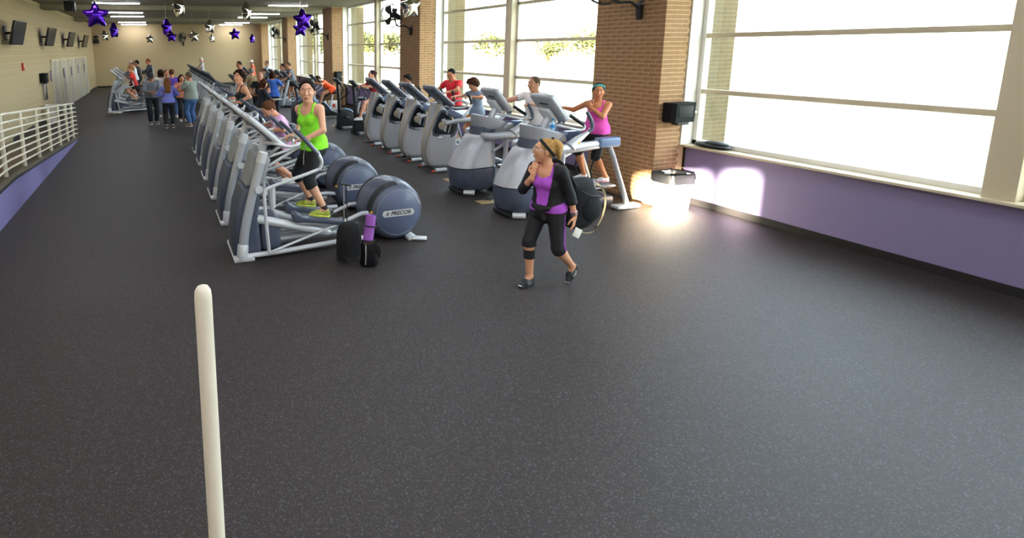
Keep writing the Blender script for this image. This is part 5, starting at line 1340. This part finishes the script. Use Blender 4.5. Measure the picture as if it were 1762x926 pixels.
# ---- group between the rows
def navy_extras(q):
    at, s, side, front, u = q['at'], q['s'], q['side'], q['front'], q['u']
    F = Field(.03); F.ell(at(-.10), at(.03), (.205*s, .17*s), (.195*s, .165*s), side); F.half(at(.035), u); F.half(at(-.1), -u)
    np_obj('tied_cardigan', [F.mesh(.014)], cloth('#cdbfa2'), q['t'])
def papers(loc, rz, label):
    t = thing('paper_sheets', label, 'paper', loc, None, rz)
    for k in range(3): MB().box((.006*k, 0, .003*k), (.22, .3, .0025), rot=Matrix.Rotation(.03*k, 3, 'Z')).build('sheet', 'paper', t, 0)
    return t
person('woman in a navy top with a cream cardigan round her waist, reading papers', (2.85, 16.1, 0), 15, h=1.65, wide=1.2, head=(-5, 20), hands=((.12, .28, 1.03), (-.12, .28, 1.03)), palm=((-.3, 0, 1), (.3, 0, 1)), hdir=((-.1, 1, .1), (.1, 1, .1)), skin='#dba58a', hair='bob', haircol='#4a2618', top=('sweater', '#1d2330', -.05), bottom=('jeans', '#33476e'), shoes='#2a2320', vox=.015, far=True, extras=navy_extras)
papers((3.28, 16.18, 1.06), .2, 'white paper sheets held by the woman in navy')
person('bald man in black talking between the machine rows', (3.15, 18.0, 0), -115, h=1.78, male=True, wide=1.15, belly=.06, head=(0, 12), hands=((.2, .28, 1.12), (-.12, .3, 1.1)), skin='#cf8d6c', hair='bald', haircol='#8a8078', top=('tee', '#17181b', -.05), bottom=('pants', '#24262b'), shoes='#222222', vox=.015, far=True)
person('woman in a bright blue top seen from behind with a hand on her hip', (3.9, 19.85, 0), 70, h=1.72, wide=1.2, head=(-20, 10), hands=((.24, -.02, 1.02), (-.1, .28, 1.1)), elbows=((1, -.5, 0), (-1, -.6, -.3)), skin='#c98f6d', hair='bob', haircol='#3a2117', top=('sweater', '#3d6fd0', -.1, .9), bottom=('pants', '#1b1f2b'), shoes='#2a1d18', vox=.015, far=True)
person('man in a tan shirt seen from behind near the treadmills', (3.36, 21.05, 0), 95, h=1.83, male=True, wide=1.1, head=(10, 5), skin='#cf9573', hair='short', haircol='#8d857c', top=('polo', '#9a8460', -.06), bottom=('pants', '#2c3040'), shoes='#3a2f28', vox=.016, far=True)
def on_tread(label, x, y, h, **k):
    return person(label, (x, y, 0), 180, h=h, hip=.93*h/1.7+.225, feet=((.1, .14, .236, 4, 0), (-.1, -.14, .236, -4, 0)), vox=.016, far=True, **k)
RAIL = dict(hands=((.30, .36, 1.30), (-.30, .36, 1.30)))
on_tread('man in black walking on the treadmill in the middle of the hall', 3.12, 22.35, 1.82, male=True, wide=1.12, head=(-40, 15), hands=((.2, .3, 1.45), (-.2, .3, 1.45)), skin='#b9785a', hair='short', haircol='#1d1512', top=('sweater', '#1b1c20', -.05), bottom=('pants', '#1b1c20'))
on_tread('person in an orange shirt and white cap on a far treadmill', 4.95, 30.6, 1.68, male=True, head=(-10, 5), hat=('cap', '#e6e2da'), skin='#cf8d6c', hair='short', haircol='#5d554d', top=('tee', '#e5532c', -.05), bottom=('shorts', '#2a2c33'), **RAIL)
on_tread('white-haired man in pale grey on the long treadmill row', 2.78, 37.3, 1.78, male=True, wide=1.05, skin='#d79a7b', hair='short', haircol='#dedad2', top=('tee', '#b9b8b6', -.05), bottom=('shorts', '#3b3e46'), **RAIL)
on_tread('man in a grey t-shirt leaning forward on a treadmill by the windows', 5.66, 24.2, 1.72, male=True, lean=16, head=(-5, 8), skin='#b97f5f', hair='short', haircol='#4a3a2e', top=('tee', '#787a80', -.05), bottom=('shorts', '#2a2c33'), hands=((.34, .42, 1.22), (-.34, .42, 1.22)))
on_tread('person in a light blue shirt on the last window treadmill', 5.4, 28.7, 1.68, skin='#cf9676', hair='short', haircol='#6d5a49', top=('tee', '#9cc0da', -.05), bottom=('pants', '#2a2c33'), **RAIL)
on_tread('person in a dark red shirt on the second window treadmill', 5.55, 25.7, 1.60, skin='#c08362', hair='short', haircol='#2a1a13', top=('tee', '#6b2a2a', -.05), bottom=('pants', '#22242a'), **RAIL)
# ---- far elliptical riders
ERF = dict(feet=((.23, -.02, .35, 0, 10), (-.23, .02, .52, 0, 10)), palm=((0, 0, -1), (0, 0, -1)), curl=(.8, .8), vox=.016, far=True)
person('woman in a red long-sleeved top and black shorts on a far elliptical', (-.9, 25.0, 0), 180, h=1.60, hip=1.15, lean=10, head=(-10, 12), hands=((.25, .30, 1.40), (-.27, .30, 1.40)), skin='#d59a78', hair='pony', haircol='#9a6b3c', top=('long', '#d83a2e', -.1, 1.7), bottom=('shorts', '#17181c', .5), shoes='#d8b39a', **ERF)
person('man in a white t-shirt and pale cap on a far elliptical', (-.92, 26.6, 0), 180, h=1.74, male=True, hip=1.28, lean=5, head=(0, 10), hands=((.25, .30, 1.45), (-.27, .30, 1.45)), hat=('cap', '#cfc4b4'), skin='#c98d6c', hair='short', haircol='#5a4a3c', top=('tee', '#e4e6ea', -.06), bottom=('shorts', '#22242c'), shoes='#e4e4e0', **ERF)
person('rider all in black on the last far elliptical', (-.80, 28.2, 0), 180, h=1.72, male=True, hip=1.27, lean=4, hands=((.25, .30, 1.45), (-.27, .30, 1.45)), skin='#b97c5c', hair='short', haircol='#1c1412', top=('long', '#191a1f', -.06), bottom=('pants', '#191a1f'), shoes='#2a2a2a', **ERF)
on_tread('tall man in a dark jacket with a white stripe on the lone treadmill', -.32, 30.4, 1.86, male=True, head=(5, 18), skin='#c98863', hair='short', haircol='#8a4f2c', top=('jacket', '#272b36', -.06), bottom=('pants', '#22252e'), hands=((.3, .38, 1.35), (-.3, .38, 1.35)),
         extras=lambda q: MB().tube([q['at'](.42, -.11, -.1), q['at'](.3, -.135, -.13), q['at'](.1, -.14, -.14), q['at'](-.08, -.14, -.14)], .035, 6, smooth=3, flat=.6).build('white_panel', cloth('#d5d9de'), q['t']))
# ---- standing group by the aisle
person('man in a grey fitted shirt and black cap with his hands together', (-.2, 20.3, 0), -82, h=1.78, male=True, wide=1.22, head=(8, 28), hands=((.07, .27, 1.10), (-.05, .28, 1.08)), palm=((-.5, 0, 1), (.5, 0, 1)), hdir=((-1, .5, 0), (1, .5, 0)), hat=('cap', '#1a1b1f'), skin='#c58663', hair='short', haircol='#2a1d16', top=('long', '#747880', -.05), bottom=('pants', '#1d222c'), shoes='#5b5d63', vox=.014, far=True)
person('woman in a lavender-blue top with long brown hair seen from behind', (.30, 19.12, 0), 92, h=1.62, wide=1.12, head=(0, 5), hands=((.16, .24, 1.06), (-.16, .24, 1.06)), skin='#d09a7c', hair='long', haircol='#7a4f2c', top=('sweater', '#7f86dd', -.06), bottom=('pants', '#17191d'), shoes='#2a2726', vox=.014, far=True)
person('heavyset man in a grey-green polo shirt and blue jeans', (1.02, 19.2, 0), 135, h=1.79, male=True, wide=1.3, belly=.07, head=(-5, 8), hands=((.1, .32, 1.2), (-.12, .34, 1.25)), skin='#c98b69', hair='short', haircol='#6b5a4a', top=('polo', '#939a90', -.06), bottom=('jeans', '#3f6596'), shoes='#8a8272', vox=.014, far=True)
person('person in a plain white shirt standing behind the man in grey', (.12, 22.3, 0), 75, h=1.78, head=(20, 5), skin='#c98b69', hair='bob', haircol='#2c1c15', top=('tee', '#e6e6e4', -.05), bottom=('jeans', '#9fb0c4'), shoes='#e2e0da', vox=.016, far=True)
person('person in a purple shirt with short auburn hair in the standing group', (.52, 21.9, 0), 110, h=1.80, male=True, wide=1.1, head=(25, 10), skin='#c98b69', hair='short', haircol='#5a3520', top=('tee', '#5a3aa0', -.05), bottom=('jeans', '#3b5a86'), shoes='#d9d9d6', vox=.016, far=True)
person('woman in a coral top with dark hair facing the man in jeans', (.80, 20.75, 0), -78, h=1.64, head=(-5, 10), hands=((.14, .26, 1.16), (-.14, .26, 1.16)), skin='#d09476', hair='bob', haircol='#241612', top=('tee', '#d8836a', -.05), bottom=('pants', '#1b1c22'), shoes='#d6c3b0', vox=.015, far=True)
person('brown-haired person mostly hidden at the back of the standing group', (.34, 23.2, 0), -60, h=1.74, skin='#c98b69', hair='short', haircol='#5b3d28', top=('tee', '#6a5560', -.05), bottom=('pants', '#2b2d36'), shoes='#444444', vox=.018, far=True)
# ---- bikes
person('person in an orange long-sleeved top stretched forward over an upright bike', (6.05, 19.6, 0), 180, h=1.70, hip=1.03, lean=52, head=(0, 45), hands=((.25, .72, 1.30), (-.25, .72, 1.30)), feet=((.2, .33, .24, 0, 0), (-.2, .55, .42, 0, 0)), palm=((0, 0, -1), (0, 0, -1)), curl=(.8, .8), skin='#b97f60', hair='short', haircol='#3a271c', top=('long', '#f0541e', -.05), bottom=('pants', '#1d1f25'), shoes='#2a2a2a', vox=.014, far=True)
person('woman in a dark red shirt and shorts pedalling an upright bike', (6.13, 15.45, 0), 180, h=1.74, hip=1.07, lean=10, head=(-5, 0), hands=((.26, .52, 1.40), (-.26, .52, 1.42)), feet=((.2, .32, .24, 0, 0), (-.2, .58, .44, 0, 0)), palm=((0, 0, -1), (0, 0, -1)), curl=(.8, .8), skin='#d99c7d', hair='bun', haircol='#3a1f1c', top=('tee', '#a11f2e', -.05), bottom=('shorts', '#5e1c26', .45), shoes='#e0e0dd', vox=.013, far=True)
# ---- cross-trainer riders
GLF = dict(feet=((.16, .02, .375, 0, 4), (-.16, -.03, .375, 0, 4)), palm=((0, 0, -1), (0, 0, -1)), curl=(.8, .8))
person('person with black curly hair and a white shirt on the last cross-trainer', (6.42, 13.68, 0), 180, h=1.46, hip=1.13, lean=4, head=(0, 15), hands=((.30, .36, 1.44), (-.30, .36, 1.44)), skin='#9a6546', hair='curly', haircol='#141010', top=('tee', '#e2e2e2', -.05), bottom=('shorts', '#202228'), shoes='#cccccc', vox=.014, far=True, **GLF)
person('man in a bright red t-shirt looking down on a cross-trainer', (6.46, 11.42, 0), 180, h=1.70, male=True, wide=1.1, hip=1.27, lean=4, twist=-18, head=(-35, 25), hands=((.31, .36, 1.52), (-.31, .36, 1.52)), skin='#c07f5c', hair='short', haircol='#17110f', top=('tee', '#dd2430', -.07), bottom=('shorts', '#22242a'), shoes='#cccccc', vox=.013, **GLF)
person('person with brown mop hair and a grey t-shirt hidden behind the large console', (6.38, 10.27, 0), 180, h=1.56, hip=1.16, lean=5, head=(5, 25), hands=((.31, .36, 1.48), (-.31, .36, 1.52)), skin='#cf926f', hair='mop', haircol='#3f2416', top=('tee', '#7f8fa2', -.06), bottom=('shorts', '#c97a24', .7), shoes='#cccccc', vox=.013, far=True, **GLF)
MTF = dict(palm=((0, 0, -1), (0, 0, -1)))
person('balding man in a white t-shirt and black shorts on the large motion trainer', (6.44, 8.42, 0), 180, h=1.70, male=True, wide=1.15, belly=.04, hip=1.20, lean=3, twist=-15, head=(-8, 2), hands=((.36, .56, 1.56), (-.36, .34, 1.54)), elbows=((.6, -.2, -1), (-.8, -.5, -.6)), curl=(.8, .8), feet=((.15, .05, .40, 0, 2), (-.15, -.1, .40, 0, 2)), skin='#d19a7a', hair='short', haircol='#6b5744', top=('tee', '#e3dfdb', -.06), bottom=('shorts', '#191a1e', .75), shoes='#e0e0dd', vox=.011, **MTF)
person('smiling woman in a pink tank top with a teal headband on the large motion trainer', (6.50, 6.98, 0), 180, h=1.58, wide=1.2, hk=1.16, hip=1.205, lean=1, twist=-32, head=(-52, 3), hands=((.36, .36, 1.55), (-.05, .19, 1.585)), elbows=((.8, -.5, -.5), (-1, -.1, -1)), hdir=((0, 1, .1), (.3, .1, .9)), palm=((0, 0, -1), (.6, -.8, 0)), curl=(.8, 1.0), feet=((.15, .06, .40, 0, 2), (-.15, -.1, .40, 0, 2)), skin='#c98358', hair='bun', haircol='#1c1311', headband='#49b3ae', top=('tank', '#e04fae', -.04), bottom=('capri', '#17181c', 1.02), shoes='#d5cfd2', soles='#c78f9c', vox=.011)
